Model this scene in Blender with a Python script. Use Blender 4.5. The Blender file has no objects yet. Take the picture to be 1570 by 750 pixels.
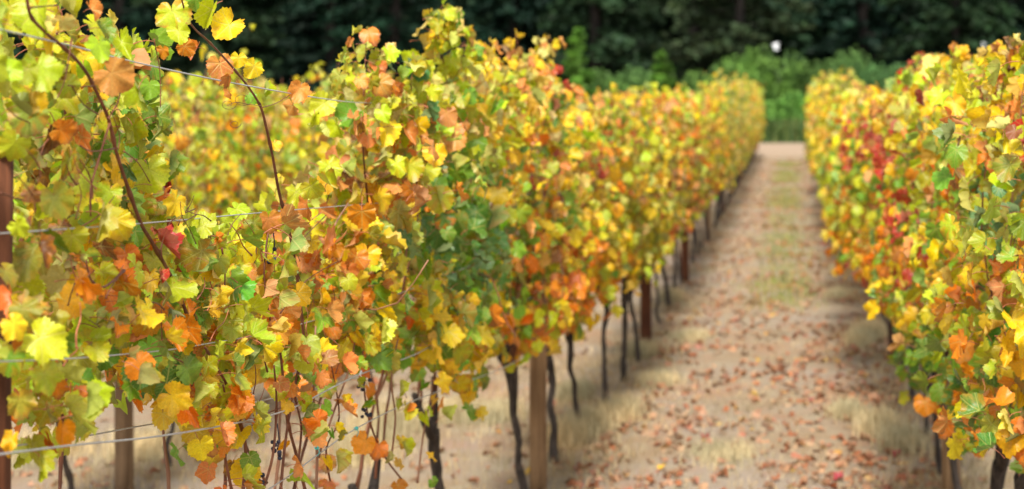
import bpy, math, random
import numpy as np
from mathutils import Vector, Matrix, Euler
from mathutils import noise as mnoise

# ------------------------------------------------------------------ camera, sky, sun, exposure
SC = bpy.context.scene
CAM_Z, F, VX, VY = 1.7, 3300.0, 1210.0, 141.0      # eye height; focal length and vanishing point of the rows in photo pixels
cd = bpy.data.cameras.new("camera"); cam = bpy.data.objects.new("camera", cd)
SC.collection.objects.link(cam); SC.camera = cam
cam.location = (0, 0, CAM_Z); cam.rotation_euler = (math.radians(90), 0, 0)
cd.sensor_width = 36.0; cd.lens = F / 1570 * 36.0
cd.shift_x = -(VX - 785) / 1570; cd.shift_y = -(375 - VY) / 1570
cd.clip_start = 0.05; cd.clip_end = 3000
cd.dof.use_dof = True; cd.dof.focus_distance = 3.85; cd.dof.aperture_fstop = 5.6

SUN_EL, SUN_AZ = math.radians(50), math.radians(180)   # azimuth of the sun seen from above, from +Y towards +X
W = bpy.data.worlds.new("World"); SC.world = W; W.use_nodes = True
nt = W.node_tree; nt.nodes.clear()
sky = nt.nodes.new("ShaderNodeTexSky"); sky.sky_type = 'NISHITA'; sky.sun_disc = False
sky.sun_elevation = SUN_EL; sky.sun_rotation = SUN_AZ; sky.dust_density = 0.5; sky.air_density = 1.0
hs = nt.nodes.new("ShaderNodeHueSaturation"); hs.inputs['Saturation'].default_value = 0.15
bg = nt.nodes.new("ShaderNodeBackground"); bg.inputs['Strength'].default_value = 0.12
wo = nt.nodes.new("ShaderNodeOutputWorld")
nt.links.new(sky.outputs[0], hs.inputs['Color']); nt.links.new(hs.outputs[0], bg.inputs[0]); nt.links.new(bg.outputs[0], wo.inputs[0])
sl = bpy.data.lights.new("sun", 'SUN'); sl.energy = 4.0; sl.angle = math.radians(12); sl.color = (1.0, 0.95, 0.86)
sun = bpy.data.objects.new("sun", sl); SC.collection.objects.link(sun)
sdir = Vector((math.sin(SUN_AZ) * math.cos(SUN_EL), math.cos(SUN_AZ) * math.cos(SUN_EL), math.sin(SUN_EL)))
sun.rotation_euler = sdir.to_track_quat('Z', 'Y').to_euler()
SC.view_settings.view_transform = 'Standard'; SC.view_settings.look = 'None'
SC.view_settings.exposure = 0.90; SC.view_settings.gamma = 1.0
SC.cycles.use_denoising = True; SC.cycles.max_bounces = 7; SC.cycles.diffuse_bounces = 4
SC.cycles.transmission_bounces = 5; SC.cycles.glossy_bounces = 2
SC.cycles.sample_clamp_indirect = 6.0

random.seed(7); RNG = np.random.default_rng(11)
COL = SC.collection

# ------------------------------------------------------------------ small helpers
def P(px, py, X):
    """a point of the upright plane x = X seen along the photo's measurement (px, py)"""
    Y = F * X / (px - VX); return Vector((X, Y, CAM_Z + (VY - py) * Y / F))
def proj(p):
    p = np.asarray(p, float); return VX + F * p[..., 0] / p[..., 1], VY + F * (CAM_Z - p[..., 2]) / p[..., 1]
def tag(o, label=None, cat=None, group=None, kind=None):
    if label: o['label'] = label
    if cat: o['category'] = cat
    if group: o['group'] = group
    if kind: o['kind'] = kind
    return o
def link(o, parent=None):
    COL.objects.link(o)
    if parent is not None: o.parent = parent
    return o
def empty(name, loc):
    o = bpy.data.objects.new(name, None); o.empty_display_size = .1; o.location = loc
    return link(o)

class MB:
    """collects vertices and faces, links them as one mesh object"""
    def __init__(s): s.v = []; s.f = []; s.n = 0; s.c = []; s.m = []; s.uv = []
    def add(s, verts, faces, col=None, mat=0):
        verts = np.asarray(verts, float).reshape(-1, 3)
        s.v.append(verts); s.f += [tuple(i + s.n for i in f) for f in faces]; s.m += [mat] * len(faces)
        if col is not None: s.c.append(np.tile(np.asarray(col, float), (len(verts), 1)))
        s.n += len(verts)
    def tube(s, pts, rad, sides=6, cap=True, rough=0.0, seed=0, squash=None):
        pts = [Vector(p) for p in pts]; n = len(pts); vs = []; fs = []
        if not hasattr(rad, '__len__'): rad = [rad] * n
        up = None; rg = random.Random(seed)
        for i, p in enumerate(pts):
            t = (pts[min(i + 1, n - 1)] - pts[max(i - 1, 0)]).normalized()
            if up is None:
                up = Vector((1, 0, 0)) if abs(t.x) < .8 else Vector((0, 0, 1))
            a = (up - t * up.dot(t)).normalized(); b = t.cross(a); up = a
            for k in range(sides):
                th = 2 * math.pi * k / sides
                r = rad[i] * (1 + rough * (rg.random() - .5) * 2)
                vs.append(p + (a * math.cos(th) + b * math.sin(th)) * r)
        for i in range(n - 1):
            for k in range(sides):
                k2 = (k + 1) % sides
                fs.append((i * sides + k, i * sides + k2, (i + 1) * sides + k2, (i + 1) * sides + k))
        if cap:
            fs.append(tuple(range(sides))[::-1]); fs.append(tuple((n - 1) * sides + k for k in range(sides)))
        s.add([tuple(v) for v in vs], fs)
    def build(s, name, mat, parent=None, smooth=True, loc=None):
        me = bpy.data.meshes.new(name)
        v = np.concatenate(s.v) if s.v else np.zeros((0, 3))
        if loc is not None: v = v - np.asarray(loc, float)
        me.from_pydata(v.tolist(), [], s.f)
        for m in (mat if isinstance(mat, (list, tuple)) else [mat]): me.materials.append(m)
        if any(s.m): me.polygons.foreach_set('material_index', s.m)
        if s.c:
            a = me.color_attributes.new('col', 'FLOAT_COLOR', 'POINT'); a.data.foreach_set('color', np.concatenate(s.c).ravel())
        if smooth: me.polygons.foreach_set('use_smooth', [True] * len(me.polygons))
        me.update()
        o = bpy.data.objects.new(name, me)
        return link(o, parent)

def mesh_tris(name, V, T, mat, col=None, uv=None, smooth=True):
    """fast mesh from numpy triangle arrays"""
    me = bpy.data.meshes.new(name); nv, nf = len(V), len(T)
    me.vertices.add(nv); me.vertices.foreach_set('co', V.astype(np.float32).ravel())
    me.loops.add(nf * 3); me.loops.foreach_set('vertex_index', T.astype(np.int32).ravel())
    me.polygons.add(nf); me.polygons.foreach_set('loop_start', np.arange(0, nf * 3, 3, dtype=np.int32))
    me.polygons.foreach_set('loop_total', np.full(nf, 3, dtype=np.int32))
    if smooth: me.polygons.foreach_set('use_smooth', np.ones(nf, bool))
    if uv is not None:
        l = me.uv_layers.new(name='UVMap'); l.data.foreach_set('uv', uv[T.ravel()].astype(np.float32).ravel())
    if col is not None:
        a = me.color_attributes.new('col', 'FLOAT_COLOR', 'POINT'); a.data.foreach_set('color', col.astype(np.float32).ravel())
    for m in (mat if isinstance(mat, (list, tuple)) else [mat]): me.materials.append(m)
    me.update(calc_edges=True)
    return me

# ------------------------------------------------------------------ materials
class NT:
    def __init__(s, name):
        s.m = bpy.data.materials.new(name); s.m.use_nodes = True; s.t = s.m.node_tree; s.t.nodes.clear()
        s.out = s.n('ShaderNodeOutputMaterial')
    def n(s, ty, **kw):
        x = s.t.nodes.new(ty)
        for k, v in kw.items(): setattr(x, k, v)
        return x
    def l(s, a, b): s.t.links.new(a, b)
    def math(s, op, a, b=None, clamp=False):
        x = s.n('ShaderNodeMath', operation=op, use_clamp=clamp)
        for i, v in enumerate((a, b)):
            if v is None: continue
            if isinstance(v, (int, float)): x.inputs[i].default_value = v
            else: s.l(v, x.inputs[i])
        return x.outputs[0]
    def mix(s, f, a, b, mode='MIX'):
        x = s.n('ShaderNodeMix', data_type='RGBA', blend_type=mode)
        for i, v in ((0, f), (6, a), (7, b)):
            if isinstance(v, (int, float)): x.inputs[i].default_value = v
            elif isinstance(v, tuple): x.inputs[i].default_value = (*v, 1) if len(v) == 3 else v
            else: s.l(v, x.inputs[i])
        return x.outputs[2]
    def noise(s, vec, scale, detail=3, rough=.6):
        x = s.n('ShaderNodeTexNoise'); x.inputs['Scale'].default_value = scale
        x.inputs['Detail'].default_value = detail; x.inputs['Roughness'].default_value = rough
        if vec is not None: s.l(vec, x.inputs['Vector'])
        return x.outputs['Fac']
    def ramp(s, f, stops):
        x = s.n('ShaderNodeMapRange', clamp=True, interpolation_type='SMOOTHSTEP')
        for i, v in enumerate(stops): x.inputs[i + 1].default_value = v
        s.l(f, x.inputs[0]); return x.outputs[0]
    def vmap(s, vec, scale):
        x = s.n('ShaderNodeMapping'); x.inputs['Scale'].default_value = scale; s.l(vec, x.inputs[0]); return x.outputs[0]

def leaf_material(name, attribute, dry=False):
    t = NT(name)
    if attribute:
        a = t.n('ShaderNodeVertexColor', layer_name='col'); colr, alpha = a.outputs[0], a.outputs[1]
        tint = t.n('ShaderNodeObjectInfo'); colr = t.mix(1.0, colr, tint.outputs['Color'], 'MULTIPLY')
        rnd = t.noise(t.n('ShaderNodeTexCoord').outputs['Object'], 9.0, 0)
    else:
        a = t.n('ShaderNodeObjectInfo'); colr, alpha, rnd = a.outputs['Color'], a.outputs['Alpha'], a.outputs['Random']
    uv = t.n('ShaderNodeUVMap', uv_map='UVMap').outputs[0]
    sep = t.n('ShaderNodeSeparateXYZ'); t.l(uv, sep.inputs[0])
    x = t.math('MULTIPLY', t.math('SUBTRACT', sep.outputs[0], .5), 2.4)
    y = t.math('MULTIPLY', t.math('SUBTRACT', sep.outputs[1], .5), 2.4)
    ax = t.math('ABSOLUTE', x)
    dist = None
    for ang in (90, 40, -12):            # midrib, upper and lower side veins (mirrored through abs x)
        c, s_ = math.cos(math.radians(ang)), math.sin(math.radians(ang))
        along = t.math('ADD', t.math('MULTIPLY', ax, c), t.math('MULTIPLY', y, s_))
        perp = t.math('ABSOLUTE', t.math('SUBTRACT', t.math('MULTIPLY', ax, s_), t.math('MULTIPLY', y, c)))
        perp = t.math('ADD', perp, t.math('MULTIPLY', t.math('LESS_THAN', along, 0.0), 1.0))
        perp = t.math('ADD', perp, t.math('MULTIPLY', along, 0.012))
        # side veinlets leaving the main vein at an angle
        fr = t.math('FRACT', t.math('MULTIPLY', t.math('SUBTRACT', along, t.math('MULTIPLY', perp, .9)), 6.2))
        if dist is None: dist, sec = perp, fr
        else:
            lt = t.math('LESS_THAN', perp, dist); sec = t.math('ADD', t.math('MULTIPLY', fr, lt), t.math('MULTIPLY', sec, t.math('SUBTRACT', 1.0, lt)))
            dist = t.math('MINIMUM', dist, perp)
    comb = t.n('ShaderNodeCombineXYZ'); t.l(x, comb.inputs[0]); t.l(y, comb.inputs[1])
    t.l(t.math('MULTIPLY', rnd, 31.0), comb.inputs[2]); vec = comb.outputs[0]
    n1 = t.noise(vec, 2.4, 3, .6); n2 = t.noise(vec, 9.0, 3, .7)
    vor = t.n('ShaderNodeTexVoronoi', feature='DISTANCE_TO_EDGE'); vor.inputs['Scale'].default_value = 7.0; t.l(vec, vor.inputs['Vector'])
    net = t.ramp(vor.outputs[0], (0.0, .09, 1.0, 0.0))
    # autumn colour creeps in from between the veins and from the margin
    away = t.math('ADD', t.math('MULTIPLY', dist, 2.2), t.math('SUBTRACT', t.math('MULTIPLY', n1, 1.7), .95))
    edge = t.math('MULTIPLY', t.ramp(away, (0.0, .55, 0.0, 1.0)), alpha)
    warm = t.mix(rnd, (.64, .20, .010), (.60, .34, .02)) if not dry else t.mix(rnd, (.22, .07, .035), (.36, .18, .09))
    c = t.mix(edge, colr, warm)
    rad = t.math('SQRT', t.math('ADD', t.math('MULTIPLY', x, x), t.math('MULTIPLY', y, y)))
    crisp = t.math('MULTIPLY', t.ramp(t.math('ADD', rad, t.math('MULTIPLY', t.math('SUBTRACT', n2, .5), .9)), (.62, .92, 0.0, .8)), t.ramp(alpha, (.30, .8, 0, 1)))
    c = t.mix(crisp, c, (.24, .075, .022))
    mott = t.ramp(n2, (.3, .75, .86, 1.12)); c = t.mix(1.0, c, t.mix(1.0, (1, 1, 1), mott, 'MULTIPLY'), 'MULTIPLY')
    spot = t.math('MULTIPLY', t.ramp(t.noise(vec, 14.0, 2, .5), (.68, .74, 0.0, .75)), alpha)
    c = t.mix(spot, c, (.13, .035, .012))
    veinm = t.ramp(dist, (.008, .042, .75, 0.0)); sec = t.ramp(t.math('ABSOLUTE', t.math('SUBTRACT', sec, .5)), (.40, .49, 0.0, .42))
    veinm = t.math('MULTIPLY', t.math('MAXIMUM', veinm, sec), t.ramp(t.math('FRACT', t.math('MULTIPLY', rnd, 7.3)), (0, 1, .15, 1.1)))
    c = t.mix(t.math('MULTIPLY', net, .22), c, t.mix(1.0, c, (1.3, 1.25, .8), 'MULTIPLY'))
    c = t.mix(t.math('MULTIPLY', veinm, .6), c, (.66, .58, .16) if not dry else (.3, .15, .06))
    geo = t.n('ShaderNodeNewGeometry')
    under = t.mix(.28, c, (.52, .46, .30))         # paler, felted underside
    c2 = t.mix(geo.outputs['Backfacing'], c, under)
    pb = t.n('ShaderNodeBsdfPrincipled'); t.l(c2, pb.inputs['Base Color'])
    rr = t.mix(geo.outputs['Backfacing'], (.40, .40, .40), (.8, .8, .8)); t.l(rr, pb.inputs['Roughness'])
    pb.inputs['Specular IOR Level'].default_value = .55 if not dry else .15
    bp = t.n('ShaderNodeBump'); bp.inputs['Strength'].default_value = .5; bp.inputs['Distance'].default_value = .002
    t.l(t.math('SUBTRACT', t.math('MULTIPLY', n2, .7), t.math('MULTIPLY', veinm, .8)), bp.inputs['Height']); t.l(bp.outputs[0], pb.inputs['Normal'])
    tr = t.n('ShaderNodeBsdfTranslucent'); g = t.n('ShaderNodeGamma'); g.inputs[1].default_value = 1.12
    t.l(c, g.inputs[0]); t.l(g.outputs[0], tr.inputs[0])
    ms = t.n('ShaderNodeMixShader'); ms.inputs[0].default_value = .39 if not dry else .12
    t.l(pb.outputs[0], ms.inputs[1]); t.l(tr.outputs[0], ms.inputs[2]); t.l(ms.outputs[0], t.out.inputs[0])
    return t.m

def wood_material(name, dark, light, scale, stretch=(1, 1, .12), rough=.85, bump=.6, dist=.006):
    t = NT(name); co = t.n('ShaderNodeTexCoord').outputs['Object']; v = t.vmap(co, stretch)
    oi = t.n('ShaderNodeObjectInfo').outputs['Random']
    va = t.n('ShaderNodeVectorMath', operation='ADD'); t.l(v, va.inputs[0]); t.l(oi, va.inputs[1]); v = va.outputs[0]
    a = t.noise(v, scale, 6, .7); b = t.noise(co, scale * .13, 2, .5)
    c = t.mix(t.ramp(a, (.3, .7, 0, 1)), dark, light)
    c = t.mix(t.ramp(b, (.35, .7, 0, .5)), c, tuple(x * .55 for x in dark))
    p = t.n('ShaderNodeBsdfPrincipled'); t.l(c, p.inputs['Base Color']); p.inputs['Roughness'].default_value = rough
    p.inputs['Specular IOR Level'].default_value = .25
    bp = t.n('ShaderNodeBump'); bp.inputs['Strength'].default_value = bump; bp.inputs['Distance'].default_value = dist
    t.l(a, bp.inputs['Height']); t.l(bp.outputs[0], p.inputs['Normal']); t.l(p.outputs[0], t.out.inputs[0]); return t.m

def plain(name, colr, rough=.5, metal=0, var=.25, scale=30, spec=.5, translucent=0):
    t = NT(name); co = t.n('ShaderNodeTexCoord').outputs['Object']; a = t.noise(co, scale, 3)
    c = t.mix(t.ramp(a, (.3, .7, 0, 1)), tuple(x * (1 - var) for x in colr), tuple(min(1, x * (1 + var)) for x in colr))
    p = t.n('ShaderNodeBsdfPrincipled'); t.l(c, p.inputs['Base Color']); p.inputs['Roughness'].default_value = rough
    p.inputs['Metallic'].default_value = metal; p.inputs['Specular IOR Level'].default_value = spec
    t.l(p.outputs[0], t.out.inputs[0]); return t.m

def foliage_material(name, translucent=.25):
    t = NT(name); a = t.n('ShaderNodeVertexColor', layer_name='col')
    oi = t.n('ShaderNodeObjectInfo'); c = t.mix(1.0, a.outputs[0], oi.outputs['Color'], 'MULTIPLY')
    nn = t.noise(t.n('ShaderNodeTexCoord').outputs['Object'], 1.7, 3); c = t.mix(1.0, c, t.mix(t.ramp(nn, (.3, .7, 0, 1)), (.7, .75, .7), (1.3, 1.2, 1.0)), 'MULTIPLY')
    p = t.n('ShaderNodeBsdfPrincipled'); t.l(c, p.inputs['Base Color']); p.inputs['Roughness'].default_value = .65; p.inputs['Specular IOR Level'].default_value = .2
    tr = t.n('ShaderNodeBsdfTranslucent'); t.l(c, tr.inputs[0])
    ms = t.n('ShaderNodeMixShader'); ms.inputs[0].default_value = translucent
    t.l(p.outputs[0], ms.inputs[1]); t.l(tr.outputs[0], ms.inputs[2]); t.l(ms.outputs[0], t.out.inputs[0]); return t.m

M_LEAF = leaf_material('vine_leaf', False); M_LEAFS = leaf_material('vine_foliage', True)
M_DRY = leaf_material('fallen_leaf', False, True); M_DRYS = leaf_material('leaf_litter', True, True)
M_PET = plain('petiole', (.38, .12, .055), .5, var=.3)
M_BARK = wood_material('vine_bark', (.022, .017, .014), (.105, .08, .065), 60, (1, 1, .2), bump=1.0, dist=.01)
M_CANE = wood_material('vine_cane', (.10, .030, .014), (.26, .10, .05), 50, rough=.5, bump=.3, dist=.002)
M_CANEP = wood_material('pale_cane', (.20, .085, .045), (.38, .20, .115), 50, rough=.5, bump=.3, dist=.002)
M_POST_PALE = wood_material('pale_post_wood', (.17, .095, .045), (.40, .25, .13), 36, (1, 1, .06))
M_POST_RED = wood_material('rust_post_wood', (.045, .016, .008), (.17, .058, .024), 36, (1, 1, .06))
M_POST_GREY = wood_material('grey_post_wood', (.11, .065, .035), (.30, .19, .105), 36, (1, 1, .06))
M_WIRE = plain('galvanised_wire', (.50, .52, .55), .42, .55, .12, 90)
M_TEAL = plain('turquoise_tie', (.05, .42, .38), .45, 0, .15)
M_GRAPE = plain('dark_grape', (.014, .015, .034), .6, 0, .5, 60)
M_FOL = foliage_material('conifer_foliage'); M_SHRUB = foliage_material('shrub_foliage', .35)
M_TBARK = wood_material('tree_bark', (.012, .010, .010), (.045, .037, .032), 8, bump=.8, dist=.03)
M_GRASS = foliage_material('dry_grass', .3)

def smooth_pts(pts, n=5):
    out = []
    for i in range(len(pts) - 1):
        p0 = pts[max(0, i - 1)]; p1 = pts[i]; p2 = pts[i + 1]; p3 = pts[min(len(pts) - 1, i + 2)]
        for k in range(n):
            t_ = k / n
            out.append(.5 * ((2 * p1) + (p2 - p0) * t_ + (2 * p0 - 5 * p1 + 4 * p2 - p3) * t_ ** 2 + (3 * p1 - p0 - 3 * p2 + p3) * t_ ** 3))
    out.append(pts[-1]); return out
# ------------------------------------------------------------------ leaf shapes
def leaf_shape(seed, n_out, hero):
    """five-lobed toothed vine leaf: origin at the stalk, tip along +Y, face +Z; unit = midrib length"""
    r = random.Random(seed)
    lobes = [(90, 1.0), (90 - 53 + r.uniform(-4, 4), .86 + r.uniform(-.05, .05)), (90 + 53 + r.uniform(-4, 4), .86 + r.uniform(-.05, .05)),
             (-18 + r.uniform(-5, 5), .70 + r.uniform(-.05, .05)), (198 + r.uniform(-5, 5), .70 + r.uniform(-.05, .05)),
             (-62, .50), (242, .50)]
    depth = r.uniform(.07, .30)
    def rad(th):
        best = 0.30
        for a, l in lobes:
            d = abs((th - a + 180) % 360 - 180)
            best = max(best, l * (1 - depth * 2.0 * min(1, (d / 27.0)) ** 1.35 * .62) if d < 40 else 0)
        g = abs((th - 270 + 180) % 360 - 180)
        if g < 24: best *= .18 + .82 * (g / 24) ** .8
        return best
    out = []
    for i in range(n_out):
        th = 270 + 360 * (i + .5) / n_out; q = rad(th)
        if hero: q *= 1.035 if i % 2 == 0 else .95
        else: q *= 1 + r.uniform(-.05, .06)
        q *= 1 + r.uniform(-.04, .04)
        out.append((q * math.cos(math.radians(th)), q * math.sin(math.radians(th))))
    pts = [(0.0, 0.0)]; tri = []
    if hero:
        half = n_out // 2
        for k in range(half):
            x1, y1 = out[2 * k]; x2, y2 = out[2 * k + 1]; pts.append(((x1 + x2) * .29, (y1 + y2) * .29))
        pts += out; o0 = 1 + half
        for k in range(half):
            k2 = (k + 1) % half
            if k2 != 0: tri.append((0, 1 + k, 1 + k2))
            tri.append((1 + k, o0 + 2 * k, o0 + 2 * k + 1))
            if k2 != 0:
                tri.append((1 + k, o0 + 2 * k + 1, 1 + k2)); tri.append((1 + k2, o0 + 2 * k + 1, o0 + 2 * k2))
    else:
        pts += out
        for k in range(n_out - 1): tri.append((0, 1 + k, 2 + k))
    pts = np.array(pts); x, y = pts[:, 0], pts[:, 1]; rr = np.hypot(x, y); th = np.arctan2(y, x)
    cup = r.uniform(-.35, .25); fold = r.uniform(-.15, .75) if r.random() < .75 else r.uniform(.9, 1.5); curl = r.uniform(-.2, .55); wav = r.uniform(.08, .24)
    if seed % 5 == 0: fold = r.uniform(1.2, 1.9); curl = r.uniform(.6, 1.2); wav = r.uniform(.25, .4)
    z = -cup * rr ** 2 + wav * rr ** 2 * np.sin(th * 5 + r.uniform(0, 6)) + .07 * rr * np.sin(th * 9 + r.uniform(0, 6)) + (.05 * rr ** 2 * np.sin(th * 17 + r.uniform(0, 6)) if hero else 0)
    # fold both halves up along the midrib
    ca = math.cos(fold * .75); sa = math.sin(fold * .75)
    X = x * ca; Z = z + np.abs(x) * sa
    # roll the tip back
    ang = curl * np.clip(y, 0, 2) * 1.3
    Yn = y * np.cos(ang * .6); Z = Z - np.abs(y) * np.sin(ang) * .7
    # a side curl
    sc_ = r.uniform(-.4, .4); Z = Z + sc_ * np.clip(x, 0, 1) ** 2
    V = np.stack([X, Yn, Z], 1); uv = np.stack([x / 2.4 + .5, y / 2.4 + .5], 1)
    return V, np.array(tri), uv
PET_END = np.array([0.0, -.30, -.85])
def petiole_geo(seed):
    r = random.Random(seed); pts = []
    for i in range(4):
        u = i / 3; pts.append(Vector((r.uniform(-.03, .03) * (i in (1, 2)), PET_END[1] * math.sin(u * 1.57), PET_END[2] * u ** 1.3)))
    b = MB(); b.tube(pts, [.022, .02, .022, .03], 3, False)
    v = np.concatenate(b.v); tr = []
    for f in b.f: tr += [(f[0], f[1], f[2]), (f[0], f[2], f[3])]
    return v, np.array(tr)
NV = 20
HERO = [leaf_shape(100 + i, 52, True) for i in range(NV)]
LOWS = [leaf_shape(100 + i, 19, False) for i in range(NV)]
def leaf_mesh(i, mat):
    V, T, UV = HERO[i]; pv, pt = petiole_geo(i)
    me = mesh_tris('leaf', np.vstack([V, pv]), np.vstack([T, pt + len(V)]), [mat, M_PET], uv=np.vstack([UV, np.full((len(pv), 2), .5)]))
    mi = np.zeros(len(T) + len(pt), np.int32); mi[len(T):] = 1
    me.polygons.foreach_set('material_index', mi); return me
LEAF_ME = [leaf_mesh(i, M_LEAF) for i in range(NV)]
DRY_ME = [leaf_mesh(i, M_DRY) for i in range(NV)]

PAL = {'G': (.18, .35, .018), 'D': (.075, .20, .018), 'L': (.46, .52, .012), 'Y': (.84, .56, .008), 'O': (.82, .25, .003), 'P': (.68, .25, .06),
       'R': (.46, .025, .02), 'B': (.20, .085, .025), 'V': (.33, .35, .03), 'T': (.09, .24, .06), 'C': (.62, .54, .14), 'W': (.52, .12, .015)}
EDGE = {'G': .12, 'D': .05, 'L': .22, 'Y': .32, 'O': .55, 'P': .4, 'R': .3, 'B': .6, 'V': .35, 'T': .05, 'C': .2, 'W': .5}
# what colours the leaves have turned, region by region of each row (measured in the photo, bound to the place in the row)
FIELD_L = [(20, 60, 'LLLLYC'), (60, 120, 'LLLLGVYC'), (60, 230, 'LLVVYGB'), (60, 340, 'VBLYVG'), (60, 470, 'LLVYPG'), (50, 620, 'LVVLPOY'), (130, 100, 'LLYLPG'), (190, 180, 'LLGGL'), (180, 300, 'LLYVGO'),
 (180, 420, 'OYYLOLV'), (150, 500, 'LGVLYP'), (250, 380, 'YLORLGB'), (300, 420, 'YYLGLO'), (250, 520, 'GVYODGL'), (300, 600, 'OYYOG'), (300, 530, 'YGVOY'), (400, 430, 'OYYPLO'), (380, 350, 'YLPLC'),
 (450, 320, 'LPYPLC'), (500, 420, 'OOPYYP'), (530, 360, 'PYOLP'), (420, 520, 'OYYLOG'), (430, 600, 'YOGY'), (350, 560, 'YYOLG'), (350, 500, 'GLYOYV'), (560, 120, 'LLVLPC'), (560, 220, 'LLPBVYC'),
 (620, 260, 'OWLVOG'), (600, 170, 'LVLPC'), (590, 330, 'OOYVYY'), (640, 360, 'TGDVY'), (620, 440, 'YYOYVL'), (560, 480, 'YOYGP'), (600, 560, 'YYLGO'), (640, 640, 'YOG'), (690, 70, 'LLYYC'), (690, 130, 'LYLCGO'),
 (650, 200, 'PYLVC'), (700, 200, 'YLPGYC'), (710, 280, 'GGDVGL'), (760, 350, 'DGGTD'), (700, 360, 'GTGDV'), (700, 440, 'DTGYVG'), (740, 250, 'GVGLD'), (725, 400, 'DGTDG'), (660, 430, 'YYLV'), (760, 440, 'GDGYO'), (700, 540, 'YYLG'), (700, 620, 'GGYV'), (740, 120, 'YYLCO'),
 (800, 110, 'YYLPC'), (830, 80, 'YCPR'), (790, 180, 'YLGYO'), (750, 230, 'LYVG'), (830, 210, 'YLGDP'), (800, 280, 'YYOGL'), (800, 400, 'OOYVG'), (850, 420, 'OOWOY'), (860, 200, 'GGLYY'), (850, 320, 'BGYOV'),
 (850, 500, 'OYOY'), (760, 520, 'YOYB'), (900, 190, 'YPPYOL'), (930, 240, 'YOPYR'), (900, 290, 'OYPYL'), (930, 330, 'YYLYV'), (930, 450, 'YYOY'), (880, 380, 'OYOP'), (980, 180, 'YLPYC'), (1000, 250, 'YYLYV'),
 (1000, 340, 'YLVYO'), (1050, 180, 'YLOPC'), (1050, 280, 'YVOBL'), (1070, 340, 'OBWYV'), (1120, 180, 'LYYOG'), (1130, 240, 'VLYOB'), (1160, 180, 'LYGV')]
FIELD_R = [(1250, 160, 'LYYC'), (1250, 220, 'LYY'), (1300, 180, 'YLGYOC'), (1290, 260, 'YLGO'), (1300, 340, 'LYLO'), (1290, 400, 'YOOR'), (1335, 210, 'RRRRP'), (1355, 222, 'RRRY'), (1318, 214, 'RRP'), (1370, 160, 'LYCL'), (1385, 215, 'RYLP'), (1400, 140, 'YPLRY'),
 (1350, 280, 'YLGLOP'), (1380, 330, 'RRROYG'), (1350, 380, 'YOOPY'), (1400, 410, 'ORYOL'), (1400, 260, 'LYGLOP'), (1450, 120, 'YLYC'), (1480, 160, 'LGYLPC'), (1450, 220, 'LGYGP'), (1480, 280, 'LGOLPY'), (1430, 350, 'OLGYP'),
 (1450, 420, 'YOYOG'), (1410, 470, 'GYLO'), (1480, 400, 'GOYLD'), (1430, 560, 'GDGLY'), (1450, 500, 'YOLGP'), (1500, 480, 'OYYPD'), (1550, 430, 'OYOP'), (1530, 350, 'LLGTC'), (1550, 250, 'LLTVC'), (1540, 150, 'LYLC'),
 (1555, 190, 'BRLYV'), (1500, 600, 'GGDOY'), (1540, 560, 'OYYP'), (1480, 660, 'GYOD'), (1560, 620, 'YVOG'), (1550, 90, 'LYPB')]
FARPAL = 'YYLLLLCLYOVGYLVLGL'
def field_colour(px, py, fld, rng, bias):
    a = np.array([(f[0], f[1]) for f in fld], float)
    d = np.hypot(a[:, 0] - px - rng.normal(0, 14), a[:, 1] - py - rng.normal(0, 18))
    k = int(np.argmin(d)); s = fld[k][2]
    c = s[int((rng.random() * .5 + bias * .5) * len(s)) % len(s)]
    if c in 'OPW' and rng.random() < (.55 if c == 'P' else .36): c = 'LYGGL'[int(rng.integers(0, 5))]
    elif c == 'Y' and rng.random() < .25: c = 'LV'[int(rng.integers(0, 2))]
    return c
def jitter(key, rng):
    c = np.array(PAL[key]) * (1 + rng.normal(0, .13)); c = c * (1 + rng.normal(0, .10, 3))
    return (*np.clip(c, .008, .9), float(np.clip(EDGE[key] + rng.normal(0, .24), 0, 1)))

def orient(n, rng, side):
    """rotation matrices: leaves hang tip down, face outwards and up to the light"""
    out = np.stack([side * .75 + rng.normal(0, .55, n), -.55 + rng.normal(0, .65, n), .45 + rng.normal(0, .45, n)], 1)
    tip = np.stack([side * .25 + rng.normal(0, .45, n), rng.normal(0, .5, n), -.85 + rng.normal(0, .3, n)], 1)
    z = out / np.linalg.norm(out, axis=1)[:, None]
    y = tip - z * (tip * z).sum(1)[:, None]; y /= np.linalg.norm(y, axis=1)[:, None]
    x = np.cross(y, z); return np.stack([x, y, z], 2)

def foliage_mesh(name, pos, R, scl, var, col, mat, base, shapes=None):
    shapes = shapes or LOWS
    Vs, Ts, Us, Cs = [], [], [], []; off = 0
    for k in range(len(shapes)):
        m = np.where(var == k)[0]
        if len(m) == 0: continue
        V, T, U = shapes[k]; nv = len(V)
        W_ = np.einsum('nij,vj->nvi', R[m], V) * scl[m][:, None, None] + (pos[m] - base)[:, None, :]
        Vs.append(W_.reshape(-1, 3)); Ts.append((T[None] + (np.arange(len(m)) * nv)[:, None, None] + off).reshape(-1, 3))
        Us.append(np.tile(U, (len(m), 1))); Cs.append(np.repeat(col[m], nv, 0)); off += len(m) * nv
    return mesh_tris(name, np.concatenate(Vs), np.concatenate(Ts), mat, np.concatenate(Cs), np.concatenate(Us))

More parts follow.
